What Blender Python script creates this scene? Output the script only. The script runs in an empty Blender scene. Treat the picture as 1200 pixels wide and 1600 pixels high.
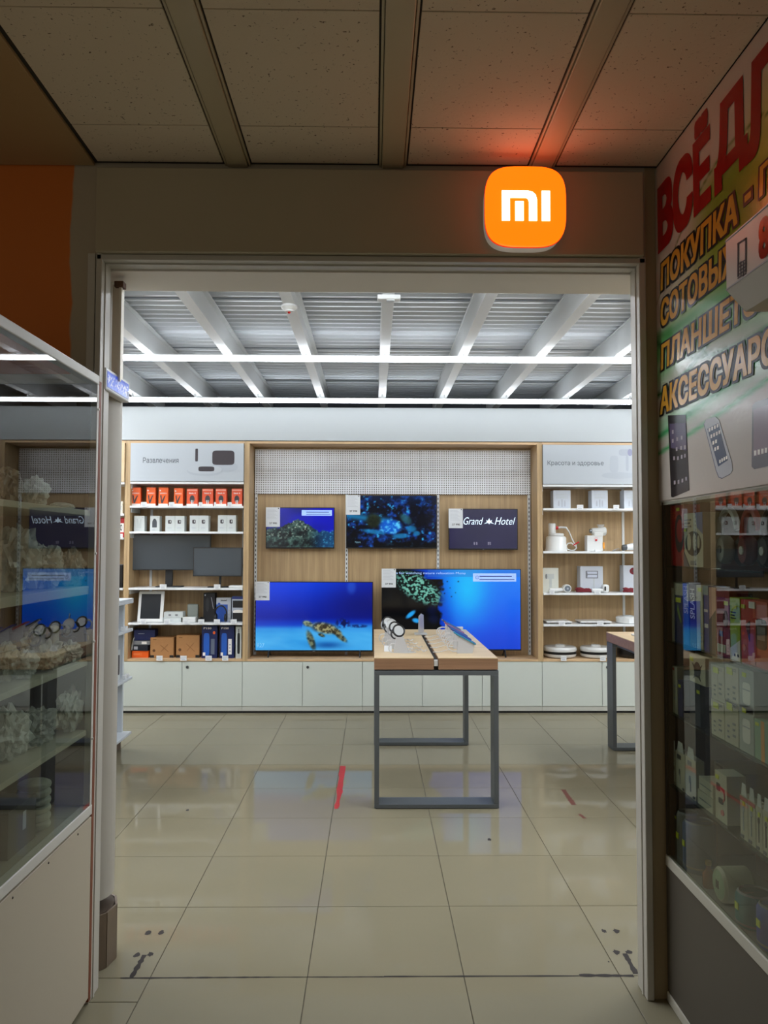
import bpy, bmesh, math, random
import numpy as np
from mathutils import Vector, Matrix, noise, geometry
random.seed(4)
SC = bpy.context.scene
COL = SC.collection
V3 = Vector

# ------------------------------------------------------------ camera, world, exposure
FPX, VPX, VPY, ROLL, EYE = 1249.0, 583.0, 855.0, 0.0025, 1.645
_y = math.atan((600 - VPX) / FPX); _p = math.atan((VPY - 800) / FPX)
FW = V3((math.sin(_y) * math.cos(_p), math.cos(_y) * math.cos(_p), math.sin(_p)))
_r = FW.cross(V3((0, 0, 1))).normalized(); _u = _r.cross(FW)
RT = _r * math.cos(ROLL) + _u * math.sin(ROLL); UP = RT.cross(FW)
CAMLOC = V3((0, 0, EYE))
cd = bpy.data.cameras.new('camera'); cam = bpy.data.objects.new('camera', cd); COL.objects.link(cam)
m = Matrix((RT, UP, -FW)).transposed().to_4x4(); m.translation = CAMLOC
cam.matrix_world = m
cd.sensor_width = 36; cd.lens = FPX / 1600 * 36; cd.clip_start = 0.02; cd.clip_end = 100
SC.camera = cam
SC.view_settings.view_transform = 'Standard'; SC.view_settings.look = 'None'
SC.view_settings.exposure = 0.0; SC.view_settings.gamma = 1.0; SC.view_settings.use_curve_mapping = False
wd = bpy.data.worlds.new('dim_hall'); SC.world = wd; wd.use_nodes = True
wd.node_tree.nodes['Background'].inputs[0].default_value = (1.0, 0.88, 0.70, 1)
wd.node_tree.nodes['Background'].inputs[1].default_value = 0.235
LED = 15          # strength of the shop's ceiling light bars
SIGN = 1.0
SIDE_FILL = 22.0         # added fill panels, out of view along the shop's side walls
DOOR_FILL = 9.5        # added fill panels, unseen behind the door head
SC.cycles.max_bounces = 8; SC.cycles.diffuse_bounces = 4; SC.cycles.glossy_bounces = 4
SC.cycles.transparent_max_bounces = 16; SC.cycles.sample_clamp_indirect = 6

def ray(px, py): return FW * FPX + RT * (px - 600) + UP * (800 - py)
def W(px, py, Y):                       # point of the plane y = Y seen at a pixel of the 1200 x 1600 photograph
    d = ray(px, py); t = Y / d.y
    return CAMLOC + d * t
def WX(px, py, X):                      # the same for a plane x = X
    d = ray(px, py); return CAMLOC + d * (X / d.x)
def X8(px, Y=8.0, py=855): return W(px, py, Y).x
def Z8(py, Y=8.0, px=600): return W(px, py, Y).z

# ------------------------------------------------------------ materials
def lin(c):
    r = []
    for v in c[:3]:
        v = v / 255.0
        r.append(v / 12.92 if v <= 0.04045 else ((v + 0.055) / 1.055) ** 2.4)
    return r
_m = {}
def mat(name, c=(200, 200, 200), rough=0.5, metal=0.0, emit=0, spec=0.5, bump=0, bscale=40, var=0, vscale=6, coat=0):
    if name in _m: return _m[name]
    M_ = bpy.data.materials.new(name); M_.use_nodes = True; _m[name] = M_
    nt = M_.node_tree; b = nt.nodes['Principled BSDF']; L = nt.links.new
    b.inputs['Base Color'].default_value = (*lin(c), 1); b.inputs['Roughness'].default_value = rough
    b.inputs['Metallic'].default_value = metal; b.inputs['Specular IOR Level'].default_value = spec
    b.inputs['Coat Weight'].default_value = coat; b.inputs['Coat Roughness'].default_value = 0.05
    if emit:
        b.inputs['Emission Color'].default_value = (*lin(c), 1); b.inputs['Emission Strength'].default_value = emit
    tc = nt.nodes.new('ShaderNodeNewGeometry')
    n = nt.nodes.new('ShaderNodeTexNoise'); L(tc.outputs['Position'], n.inputs['Vector'])
    if var:
        n.inputs['Scale'].default_value = vscale; n.inputs['Detail'].default_value = 4
        mx = nt.nodes.new('ShaderNodeMix'); mx.data_type = 'RGBA'
        a = [max(0, v * (1 - var)) for v in lin(c)]; d = [min(1, v * (1 + var)) for v in lin(c)]
        mx.inputs['A'].default_value = (*a, 1); mx.inputs['B'].default_value = (*d, 1)
        L(n.outputs['Fac'], mx.inputs['Factor']); L(mx.outputs['Result'], b.inputs['Base Color'])
    if bump:
        n2 = nt.nodes.new('ShaderNodeTexNoise'); n2.inputs['Scale'].default_value = bscale
        L(tc.outputs['Position'], n2.inputs['Vector'])
        bp = nt.nodes.new('ShaderNodeBump'); bp.inputs['Strength'].default_value = bump; bp.inputs['Distance'].default_value = 0.01
        L(n2.outputs['Fac'], bp.inputs['Height']); L(bp.outputs['Normal'], b.inputs['Normal'])
    return M_
def wood(name, c, axis='Z', rough=0.42):
    if name in _m: return _m[name]
    M_ = mat(name, c, rough); nt = M_.node_tree; b = nt.nodes['Principled BSDF']; L = nt.links.new
    tc = nt.nodes.new('ShaderNodeNewGeometry'); mp = nt.nodes.new('ShaderNodeMapping')
    s = {'Z': (1, 1, 0.035), 'X': (0.035, 1, 1), 'Y': (1, 0.035, 1)}[axis]
    mp.inputs['Scale'].default_value = s; L(tc.outputs['Position'], mp.inputs['Vector'])
    n = nt.nodes.new('ShaderNodeTexNoise'); n.inputs['Scale'].default_value = 34; n.inputs['Detail'].default_value = 6
    n.inputs['Roughness'].default_value = 0.65; n.inputs['Distortion'].default_value = 0.2
    L(mp.outputs['Vector'], n.inputs['Vector'])
    r = nt.nodes.new('ShaderNodeValToRGB'); e = r.color_ramp.elements
    l = lin(c)
    e[0].position = 0.3; e[0].color = (l[0] * .72, l[1] * .68, l[2] * .62, 1)
    e[1].position = 0.72; e[1].color = (l[0] * 1.15, l[1] * 1.15, l[2] * 1.15, 1)
    L(n.outputs['Fac'], r.inputs['Fac']); L(r.outputs['Color'], b.inputs['Base Color'])
    return M_
def glassmat(name, ior=1.5, tint=(255, 255, 255), rough=0.0):
    if name in _m: return _m[name]
    M_ = bpy.data.materials.new(name); M_.use_nodes = True; _m[name] = M_
    nt = M_.node_tree; nt.nodes.clear(); L = nt.links.new
    o = nt.nodes.new('ShaderNodeOutputMaterial'); mx = nt.nodes.new('ShaderNodeMixShader')
    t = nt.nodes.new('ShaderNodeBsdfTransparent'); g = nt.nodes.new('ShaderNodeBsdfGlossy'); f = nt.nodes.new('ShaderNodeFresnel')
    t.inputs[0].default_value = (*lin(tint), 1); g.inputs['Roughness'].default_value = rough
    f.inputs['IOR'].default_value = ior      # front faces only: one face of the pane stands for both reflections
    gm = nt.nodes.new('ShaderNodeNewGeometry'); sb_ = nt.nodes.new('ShaderNodeMath'); sb_.operation = 'SUBTRACT'; sb_.inputs[0].default_value = 1
    pr = nt.nodes.new('ShaderNodeMath'); pr.operation = 'MULTIPLY'; L(gm.outputs['Backfacing'], sb_.inputs[1]); L(sb_.outputs[0], pr.inputs[0]); L(f.outputs[0], pr.inputs[1])
    L(pr.outputs[0], mx.inputs[0]); L(t.outputs[0], mx.inputs[1]); L(g.outputs[0], mx.inputs[2]); L(mx.outputs[0], o.inputs[0])
    return M_
def filmmat(name, c, dens=0.5, rough=0.18):
    if name in _m: return _m[name]
    M_ = bpy.data.materials.new(name); M_.use_nodes = True; _m[name] = M_
    nt = M_.node_tree; L = nt.links.new; b = nt.nodes['Principled BSDF']; o = nt.nodes['Material Output']
    b.inputs['Base Color'].default_value = (*lin(c), 1); b.inputs['Roughness'].default_value = rough
    t = nt.nodes.new('ShaderNodeBsdfTransparent'); mx = nt.nodes.new('ShaderNodeMixShader'); mx.inputs[0].default_value = dens
    L(t.outputs[0], mx.inputs[1]); L(b.outputs[0], mx.inputs[2]); L(mx.outputs[0], o.inputs[0])
    return M_
def attrmat(name, emit=0, rough=0.3, base=True, bump=0, bscale=20):
    if name in _m: return _m[name]
    M_ = mat(name, (0, 0, 0), rough, bump=bump, bscale=bscale); nt = M_.node_tree; b = nt.nodes['Principled BSDF']
    a = nt.nodes.new('ShaderNodeAttribute'); a.attribute_name = 'Col'
    if base: nt.links.new(a.outputs['Color'], b.inputs['Base Color'])
    if emit:
        nt.links.new(a.outputs['Color'], b.inputs['Emission Color']); b.inputs['Emission Strength'].default_value = emit
    return M_

WHITE = mat('white_laminate', (204, 210, 201), 0.35)
WHITEM = mat('white_painted_metal', (222, 225, 226), 0.32)
SHELFM = mat('white_glossy_shelf', (228, 230, 230), 0.2)
PAPER = mat('white_card', (226, 228, 228), 0.6)
INKG = mat('grey_ink', (120, 122, 126), 0.7)
INK = mat('black_ink', (28, 28, 30), 0.6)
BLACK = mat('black_plastic', (14, 14, 16), 0.28)
BLACKM = mat('black_matt', (18, 18, 20), 0.6)
OAK = wood('oak_laminate', (190, 162, 121), 'Z')
OAKX = wood('oak_laminate_lengthways', (208, 176, 136), 'X')
OAKT = wood('table_oak_top', (212, 188, 150), 'X', 0.35)
OAKF = wood('table_oak_edge', (146, 112, 85), 'X')
STEEL = mat('grey_powder_coat', (84, 88, 90), 0.45, spec=0.4)
BEAM = mat('white_painted_steel', (206, 208, 208), 0.38)
DECK = mat('galvanised_deck', (192, 197, 201), 0.32, metal=0.05, var=0.12, vscale=3)
CASEW = mat('white_case_frame', (205, 203, 195), 0.4)
PLASTICW = mat('white_plastic', (214, 215, 212), 0.3)
GREYP = mat('grey_plastic', (120, 122, 124), 0.4)
RED = mat('red_print', (190, 30, 34), 0.4)
DKRED = mat('dark_red_fabric', (110, 16, 30), 0.6)
YEL = mat('yellow_sticker', (214, 222, 40), 0.5)
GLASS = glassmat('showcase_glass', 1.95, (226, 230, 224))

# ------------------------------------------------------------ mesh helpers
class Fr:                                # a local frame: u along a face, v up, n out of it
    def __init__(s, O=(0, 0, 0), U=(1, 0, 0), V=(0, 0, 1), N=(0, -1, 0)):
        s.O, s.U, s.V, s.N = V3(O), V3(U), V3(V), V3(N)
    def p(s, u, v, n=0): return s.O + s.U * u + s.V * v + s.N * n
    def at(s, u, v, n=0): return Fr(s.p(u, v, n), s.U, s.V, s.N)
    def rot(s, a):                      # turned about its own upright axis
        c, k = math.cos(a), math.sin(a)
        return Fr(s.O, s.U * c + s.N * k, s.V, s.N * c - s.U * k)
    def tilt(s, a):                     # leaning back about u
        c, k = math.cos(a), math.sin(a)
        return Fr(s.O, s.U, s.V * c - s.N * k, s.N * c + s.V * k)
WF = Fr((0, 0, 0), (1, 0, 0), (0, 0, 1), (0, -1, 0))
def org(o):
    v = V3((0, 0, 0))
    while o is not None: v = v + o.location; o = o.parent
    return v
class M:
    def __init__(s): s.v = []; s.f = []
    def add(s, vs, fs):
        b = len(s.v); s.v += [V3(x) for x in vs]; s.f += [[b + i for i in f] for f in fs]; return s
    def box(s, x0, x1, y0, y1, z0, z1, bev=0):          # world axes
        return s.fbox(Fr((0, 0, 0), (1, 0, 0), (0, 0, 1), (0, 1, 0)), x0, x1, z0, z1, y0, y1, bev)
    def fbox(s, F, u0, u1, v0, v1, n0, n1, bev=0):
        if u1 < u0: u0, u1 = u1, u0
        if v1 < v0: v0, v1 = v1, v0
        if n1 < n0: n0, n1 = n1, n0
        bev = min(bev, 0.45 * min(u1 - u0, v1 - v0, n1 - n0))
        if bev <= 0:
            c = [F.p(u, v, n) for n in (n0, n1) for v in (v0, v1) for u in (u0, u1)]
            return s.add(c, [(0, 1, 3, 2), (4, 6, 7, 5), (0, 4, 5, 1), (2, 3, 7, 6), (0, 2, 6, 4), (1, 5, 7, 3)])
        bm = bmesh.new(); bmesh.ops.create_cube(bm, size=1)
        for q in bm.verts: q.co = V3((u0 + (q.co.x + .5) * (u1 - u0), v0 + (q.co.y + .5) * (v1 - v0), n0 + (q.co.z + .5) * (n1 - n0)))
        bmesh.ops.bevel(bm, geom=bm.edges[:], offset=bev, segments=2, affect='EDGES', profile=0.5)
        bm.verts.index_update()
        s.add([F.p(*q.co) for q in bm.verts], [[q.index for q in f.verts] for f in bm.faces]); bm.free(); return s
    def prism(s, F, pts, n0, n1):                        # polygon in u,v pushed along n
        k = len(pts)
        vs = [F.p(a, b, n0) for a, b in pts] + [F.p(a, b, n1) for a, b in pts]
        return s.add(vs, [list(range(k))[::-1], list(range(k, 2 * k))] + [[i, (i + 1) % k, k + (i + 1) % k, k + i] for i in range(k)])
    def disc(s, F, u, v, ru, rv, n0, n1, k=20, e=2.0):
        pts = []
        for i in range(k):
            a = 2 * math.pi * i / k; c, d = math.cos(a), math.sin(a)
            pts.append((u + ru * math.copysign(abs(c) ** (2 / e), c), v + rv * math.copysign(abs(d) ** (2 / e), d)))
        return s.prism(F, pts, n0, n1)
    def lathe(s, F, prof, k=24, su=1.0, sn=1.0):         # profile (r, h) about the frame's v axis
        n = len(prof); vs = []; fs = []
        for r, h in prof:
            for i in range(k):
                a = 2 * math.pi * i / k; vs.append(F.p(r * su * math.cos(a), h, r * sn * math.sin(a)))
        for j in range(n - 1):
            for i in range(k): fs.append([j * k + i, j * k + (i + 1) % k, (j + 1) * k + (i + 1) % k, (j + 1) * k + i])
        fs.append(list(range(k))[::-1]); fs.append([(n - 1) * k + i for i in range(k)])
        return s.add(vs, fs)
    def tube(s, pts, r, k=6, closed=False):
        pts = [V3(p) for p in pts]; n = len(pts); vs = []; fs = []; prev = None
        for i, p in enumerate(pts):
            a = pts[(i - 1) % n] if (closed or i) else p; b = pts[(i + 1) % n] if (closed or i < n - 1) else p
            t = (b - a).normalized()
            if prev is None:
                q = V3((0, 0, 1)) if abs(t.z) < .9 else V3((1, 0, 0)); prev = t.cross(q).normalized()
            prev = (prev - t * prev.dot(t)).normalized(); w = t.cross(prev)
            rr = r[i] if isinstance(r, (list, tuple)) else r
            for j in range(k):
                an = 2 * math.pi * j / k; vs.append(p + prev * rr * math.cos(an) + w * rr * math.sin(an))
        for i in range(n if closed else n - 1):
            for j in range(k):
                i2 = (i + 1) % n; fs.append([i * k + j, i * k + (j + 1) % k, i2 * k + (j + 1) % k, i2 * k + j])
        if not closed: fs.append(list(range(k))[::-1]); fs.append([(n - 1) * k + j for j in range(k)])
        return s.add(vs, fs)
    def blob(s, c, rx, ry, rz, amp=0.3, fr=3.0, sub=3, seed=0, flat=0.0):    # crumpled bag
        bm = bmesh.new(); bmesh.ops.create_icosphere(bm, subdivisions=sub, radius=1)
        for q in bm.verts:
            d = q.co.normalized(); k = noise.turbulence(d * fr + V3((seed * 7.1, seed * 3.3, seed)), 4, True)
            rr = 1 + amp * (k - 0.8) * .8
            q.co = V3((d.x * rx * rr, d.y * ry * rr, d.z * rz * rr))
        lo = -rz * (1 - flat)
        for q in bm.verts: q.co.z = max(q.co.z, lo)
        bm.verts.index_update(); mn = min(q.co.z for q in bm.verts)
        s.add([V3((c[0], c[1], c[2] - mn)) + q.co for q in bm.verts], [[q.index for q in f.verts] for f in bm.faces]); bm.free(); return s
    def build(s, name, mt, parent=None, origin=None, smooth=False, fix=True):
        o_ = org(parent) if parent is not None else V3(origin if origin is not None else s.base())
        me = bpy.data.meshes.new(name); me.from_pydata([tuple(q - o_) for q in s.v], [], s.f); me.update()
        if fix:
            bm = bmesh.new(); bm.from_mesh(me); bmesh.ops.recalc_face_normals(bm, faces=bm.faces[:]); bm.to_mesh(me); bm.free()
        if mt is not None: me.materials.append(mt)
        if smooth:
            for p in me.polygons: p.use_smooth = True
            me.set_sharp_from_angle(angle=math.radians(42))
        o = bpy.data.objects.new(name, me); COL.objects.link(o)
        if parent is not None: o.parent = parent
        else: o.location = o_
        return o
    def base(s):
        a = [min(q[i] for q in s.v) for i in range(3)]; b = [max(q[i] for q in s.v) for i in range(3)]
        return V3(((a[0] + b[0]) / 2, (a[1] + b[1]) / 2, a[2]))
def tag(o, label=None, cat=None, group=None, kind=None):
    if label: o['label'] = label
    if cat: o['category'] = cat
    if group: o['group'] = group
    if kind: o['kind'] = kind
    return o
def thing(name, loc, label, cat, group=None):
    o = bpy.data.objects.new(name, None); COL.objects.link(o); o.location = loc; o.empty_display_size = .05
    return tag(o, label, cat, group)
def struct(name, mm, mt, label=None, **k): return tag(mm.build(name, mt, **k), label or name.replace('_', ' '), name.rsplit('_', 1)[0].replace('_', ' ') if False else None, None, 'structure')

_tc = {}
def textverts(body, offset, shear):
    key = (body, offset, shear)
    if key not in _tc:
        c = bpy.data.curves.new('t', 'FONT'); c.body = body; c.offset = offset; c.shear = shear; c.resolution_u = 3
        o = bpy.data.objects.new('t', c); COL.objects.link(o)
        c.fill_mode = 'NONE'
        me = bpy.data.meshes.new_from_object(o.evaluated_get(bpy.context.evaluated_depsgraph_get()))
        P = [V3((q.co.x, q.co.y)) for q in me.vertices]; E = [tuple(e.vertices) for e in me.edges]
        D = [((a, b) if b == a + 1 else (b, a) if a == b + 1 else (max(a, b), min(a, b))) for a, b in E]   # contours run in index order and close backwards
        r = geometry.delaunay_2d_cdt([p.to_2d() if len(p) > 2 else p for p in P], E, [], 0, 1e-6)
        nv, nf = r[0], r[2]
        A = np.array([P[a][:2] for a, b in D]); B = np.array([P[b][:2] for a, b in D])
        vs = [(p.x, p.y) for p in nv]; fs = []
        for f in nf:
            x = sum(nv[i].x for i in f) / len(f); y = sum(nv[i].y for i in f) / len(f)
            up = (A[:, 1] <= y) & (B[:, 1] > y); dn = (B[:, 1] <= y) & (A[:, 1] > y)
            cr = (B[:, 0] - A[:, 0]) * (y - A[:, 1]) - (x - A[:, 0]) * (B[:, 1] - A[:, 1])
            if int((up & (cr > 0)).sum()) - int((dn & (cr < 0)).sum()) != 0: fs.append(list(f))
        bpy.data.objects.remove(o); bpy.data.curves.remove(c); bpy.data.meshes.remove(me); _tc[key] = (vs, fs)
    return _tc[key]
def text(name, body, F, u0, u1, v0, v1, n, mt, parent, grow=0.0, bold=0.0, shear=0.0, turn=False):
    bv, _ = textverts(body, 0.0, shear)
    ax = min(p[0] for p in bv); bx = max(p[0] for p in bv); ay = min(p[1] for p in bv); by = max(p[1] for p in bv)
    vs, fs = textverts(body, 0.0, shear)
    mm = M(); R_ = bold + grow; nk = 1 if R_ == 0 else (6 if R_ < .04 else 16)
    for k in range(nk):
        dx, dy = (0, 0) if nk == 1 else (R_ * max(-1, min(1, 1.4 * math.cos(2 * math.pi * k / nk))), R_ * max(-1, min(1, 1.4 * math.sin(2 * math.pi * k / nk))) * .7)
        o = []
        for x, y in vs:
            a = (x + dx - ax) / (bx - ax); b = (y + dy - ay) / (by - ay)
            if turn: a, b = 1 - b, a
            o.append(F.p(u0 + a * (u1 - u0), v0 + b * (v1 - v0), n + k * .00004))
        mm.add(o, fs)
    return mm.build(name, mt, parent, fix=False)

# noise on arrays, for printed and displayed pictures
def vn(x, y, seed=0):
    xi = np.floor(x).astype(np.int64); yi = np.floor(y).astype(np.int64); xf = x - xi; yf = y - yi
    def h(a, b):
        n_ = (a * 374761393 + b * 668265263 + seed * 1442695041) & 0xffffffff
        n_ = ((n_ ^ (n_ >> 13)) * 1274126177) & 0xffffffff
        return ((n_ ^ (n_ >> 16)) & 0xffff) / 65535.0
    sx = xf * xf * (3 - 2 * xf); sy = yf * yf * (3 - 2 * yf)
    return (h(xi, yi) * (1 - sx) + h(xi + 1, yi) * sx) * (1 - sy) + (h(xi, yi + 1) * (1 - sx) + h(xi + 1, yi + 1) * sx) * sy
def fbm(x, y, o=4, seed=0):
    t = 0; a = .5; s = 0
    for i in range(o): t = t + a * vn(x * 2 ** i, y * 2 ** i, seed + i); s += a; a *= .55
    return t / s
def sstep(a, b, x):
    t = np.clip((x - a) / (b - a), 0, 1); return t * t * (3 - 2 * t)
def mixc(a, b, t): return a + (b - a) * t[..., None]
def C(*c): return np.array(c, float)
def picture(name, F, w, h, nx, ny, fn, mt, parent, n=0.0):
    uu, vv = np.meshgrid(np.linspace(0, 1, nx + 1), np.linspace(0, 1, ny + 1))
    col = fn(uu, vv, w / h); col = np.clip(col, 0, 255) / 255
    col = np.where(col <= .04045, col / 12.92, ((col + .055) / 1.055) ** 2.4)
    o_ = org(parent)
    P = [F.p(a * w, b * h, n) - o_ for a, b in zip(uu.ravel(), vv.ravel())]
    k = nx + 1
    fs = [(j * k + i, j * k + i + 1, (j + 1) * k + i + 1, (j + 1) * k + i) for j in range(ny) for i in range(nx)]
    me = bpy.data.meshes.new(name); me.from_pydata(P, [], fs); me.update()
    at = me.color_attributes.new('Col', 'FLOAT_COLOR', 'POINT')
    rgba = np.ones((len(P), 4), np.float32); rgba[:, :3] = col.reshape(-1, 3); at.data.foreach_set('color', rgba.ravel())
    me.materials.append(mt); o = bpy.data.objects.new(name, me); COL.objects.link(o); o.parent = parent
    return o

# ============================================================ THE SETTING
DOORY = 2.98; Z_CEIL = 3.084  # doorway, corridor, showcases and banner: coordinates scaled about the camera, baked into numbers
# ---- floor with tiles, each one a part
fl = struct('floor', M().box(-3.9, 4.9, -1.6, 9.2, -0.06, -0.004), mat('tile_grout', (96, 88, 74), 0.8), 'pale beige polished porcelain floor with thin dark joints')
TILE = mat('beige_porcelain', (132, 125, 103), 0.04, var=0.05, vscale=2.2, spec=0.08)
tm = M().box(-.2985, .2985, -.2985, .2985, -.004, 0, bev=.0012)
def tile_mesh(x0, x1, y0, y1):
    o = M().box(x0, x1, y0, y1, -.004, 0, bev=.0012).build('tile', TILE, fl); return o
t0 = None
for i in range(-5, 8):
    for j in range(-7, 10):
        cx = -.246 + .6 * i + .3; cy = 3.14 + .6 * j + .3
        if i == -2 and j == -1:
            tile_mesh(cx - .2985, cx + .2985, 2.9795, 3.1385); tile_mesh(cx - .2985, cx + .2985, 2.5415, 2.9755); continue
        if t0 is None:
            t0 = tm.build('tile', TILE, fl); o = t0
        else:
            o = t0.copy(); COL.objects.link(o)
        o.location = V3((cx, cy, 0)) - V3(fl.location) + V3((0, 0, 0)); o.parent = fl
# t0's mesh was built relative to the floor origin: bring it to its own centre
me = t0.data
for v in me.vertices: v.co += V3(fl.location)
for o in [o for o in fl.children if o.data == me]: o.location.z = -fl.location.z

# ---- walls
WALLP = mat('warm_white_paint', (176, 166, 146), 0.6, bump=.05, bscale=30)
ORW = mat('orange_and_beige_paint', (176, 166, 146), 0.6)
nt = ORW.node_tree; g = nt.nodes.new('ShaderNodeNewGeometry'); sx = nt.nodes.new('ShaderNodeSeparateXYZ'); nt.links.new(g.outputs['Position'], sx.inputs[0])
nz = nt.nodes.new('ShaderNodeTexNoise'); nz.inputs['Scale'].default_value = 5; nt.links.new(g.outputs['Position'], nz.inputs['Vector'])
ad = nt.nodes.new('ShaderNodeMath'); ad.operation = 'MULTIPLY_ADD'; ad.inputs[1].default_value = 0.06; nt.links.new(nz.outputs['Fac'], ad.inputs[0]); nt.links.new(sx.outputs['X'], ad.inputs[2])
gt = nt.nodes.new('ShaderNodeMapRange'); gt.inputs['From Min'].default_value = -1.110; gt.inputs['From Max'].default_value = -1.103; nt.links.new(ad.outputs[0], gt.inputs['Value'])
mx = nt.nodes.new('ShaderNodeMix'); mx.data_type = 'RGBA'; mx.inputs['A'].default_value = (*lin((206, 112, 34)), 1); mx.inputs['B'].default_value = (*lin((172, 160, 138)), 1)
nt.links.new(gt.outputs['Result'], mx.inputs['Factor']); nt.links.new(mx.outputs['Result'], nt.nodes['Principled BSDF'].inputs['Base Color'])
XL, XR = -1.019, 1.002
struct('wall_front_left', M().box(-3.9, XL - .03, DOORY, 3.072, 0, 3.5), ORW, 'corridor wall left of the doorway painted orange with a beige edge')
struct('wall_front_right', M().box(XR + .03, 4.9, DOORY, 3.072, 0, 3.5), mat('beige_wall_paint', (158, 140, 108), 0.55, bump=.04), 'beige corridor wall right of the doorway')
hd = M().box(XL - .03, XR + .03, DOORY, 3.072, 2.7253, 3.5); struct('wall_front_header', hd, WALLP, 'wall above the doorway')
struct('ceiling_soffit', M().box(-1.3824, 1.3312, 3.072, 3.3126, 2.713, 3.5).box(-3.9, -1.3824, 3.072, 3.2768, 0, 3.5).box(1.3312, 4.9, 3.072, 3.2768, 0, 3.5), mat('soffit_paint', (226, 220, 212), 0.6), 'smooth light soffit over the doorway inside')
# rounded end of the inner wall, with its tiled foot
F = Fr((-1.176, 3.277, 0))
struct('trim_column', M().lathe(F, [(.138, .262), (.138, 2.714)], 40), mat('column_plaster', (180, 175, 164), .5, bump=.05, bscale=12), 'rounded white plaster wall end just inside the doorway', smooth=True)
co = struct('baseboard_column', M().lathe(F, [(.140, 0), (.140, .212)], 40), mat('tile_joint_dark', (80, 66, 52), .7), 'brown tiled skirting around the rounded wall end')
for k in range(12):
    a = 2 * math.pi * (k + .35) / 12
    G = Fr(F.p(math.cos(a) * .149, 0, math.sin(a) * .149), F.U * -math.sin(a) + F.N * math.cos(a), F.V, F.U * math.cos(a) + F.N * math.sin(a))
    M().fbox(G, -.0383, .0383, .001, .212, -.008, .001, .001).build('tile', mat('brown_foot_tile', (112, 96, 80), .35, var=.15, vscale=20), co)
struct('wall_left', M().box(-4.0, -3.9, 3.0, 9.2, 0, 3.5), WALLP, 'left side wall of the shop')
struct('wall_right', M().box(4.9, 5.0, 3.0, 9.2, 0, 3.5), WALLP, 'right side wall of the shop')
struct('wall_back', M().box(-3.9, 4.9, 8.85, 8.95, 0, 3.5), mat('dark_back_wall', (70, 74, 80), .7), 'dark rear wall showing above the white fascia')
struct('wall_corridor_right', M().box(1.0772, 1.1469, -1.2288, DOORY, 1.8037, 3.094), mat('board_back', (190, 186, 178), .6), 'boarded upper corridor wall carrying the advertising banner')

# ---- door frame
FRM = mat('white_door_frame', (190, 186, 176), 0.35)
df = thing('door_frame', (0, 3.02, 0), 'white metal frame lining the shop doorway', 'door frame'); df['kind'] = 'structure'
M().box(XL - .022, XL, 2.9645, 3.072, 0, 2.7458, .004).box(XL - .055, XL - .026, 2.9696, 3.0618, 0, 2.7458, .003).box(XL - .006, XL + .004, 3.0003, 3.0157, 0, 2.7151, .002).build('side_jamb', FRM, df)
M().box(XR, XR + .026, 2.9645, 3.072, 0, 2.7458, .004).box(XR - .004, XR + .006, 3.0003, 3.0157, 0, 2.7151, .002).build('side_jamb', FRM, df)
M().box(XL - .022, XR + .026, 2.9645, 3.072, 2.7192, 2.7407, .003).box(XL, XR, 3.0003, 3.0157, 2.713, 2.7212, .002).build('head_jamb', FRM, df)
struct('trim_header', M().box(XL - .018, XR + .012, 2.9409, DOORY, 2.7417, 3.0612, .003), mat('header_panel', (172, 162, 138), .4), 'flat beige fascia panel above the shop doorway')
rl = tag(M().box(-1.0363, -1.0086, 3.1437, 3.2051, 2.2952, 2.6844, .002).box(-1.0086, -.9974, 3.1334, 3.1488, 2.2952, 2.6844, .002).build('guide_rail', mat('bronze_rail', (236, 230, 214), .4)), 'short upright metal rail inside the doorway above the lit ticker', 'rail')
M().box(-1.024, -.9882, 3.1232, 3.1642, 2.669, 2.6926, .002).build('end_cap', mat('rust_cap', (96, 66, 46), .6), rl)

# ---- corridor ceiling: panels and wide cover strips
cb = struct('ceiling_corridor', M().box(-3.9, 1.1469, -1.6384, DOORY, 3.096, 3.1349), mat('ceiling_void', (60, 54, 46), .8), 'corridor ceiling of cream mineral panels between wide cover strips')
PAN = mat('mineral_panel', (212, 196, 170), 0.9, bump=.12, bscale=60); nt = PAN.node_tree
vo = nt.nodes.new('ShaderNodeTexNoise'); vo.inputs['Scale'].default_value = 95; vo.inputs['Detail'].default_value = 2
gg = nt.nodes.new('ShaderNodeNewGeometry'); nt.links.new(gg.outputs['Position'], vo.inputs['Vector'])
rp = nt.nodes.new('ShaderNodeValToRGB'); rp.color_ramp.elements[0].position = .27; rp.color_ramp.elements[0].color = (*lin((110, 92, 74)), 1)
rp.color_ramp.elements[1].position = .33; rp.color_ramp.elements[1].color = (*lin((214, 199, 173)), 1)
nt.links.new(vo.outputs['Fac'], rp.inputs['Fac']); nt.links.new(rp.outputs['Color'], nt.nodes['Principled BSDF'].inputs['Base Color'])
STR = mat('ceiling_strip_cream', (182, 168, 136), .45)
xs = [-.503 - .0, .067, .617]; strips = [(-1.104, -1.042), (-.553, -.477), (.029, .111), (.595, .673)]
for a, b in strips[1:]:
    M().box(a, b, -1.6384, 2.9747, 3.0796, 3.096, .004).build('cover_strip', STR, cb)
    M().box(a - .010, a - .002, -1.6384, 2.9747, 3.0858, 3.096, .001).box(b + .002, b + .010, -1.6384, 2.9747, 3.0858, 3.096, .001).build('strip_lip', STR, cb)
M().box(-3.2, -1.0547, -1.6384, 2.9747, 3.0817, 3.096, .003).build('cover_strip', mat('brown_strip', (170, 142, 100), .5), cb)
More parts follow.
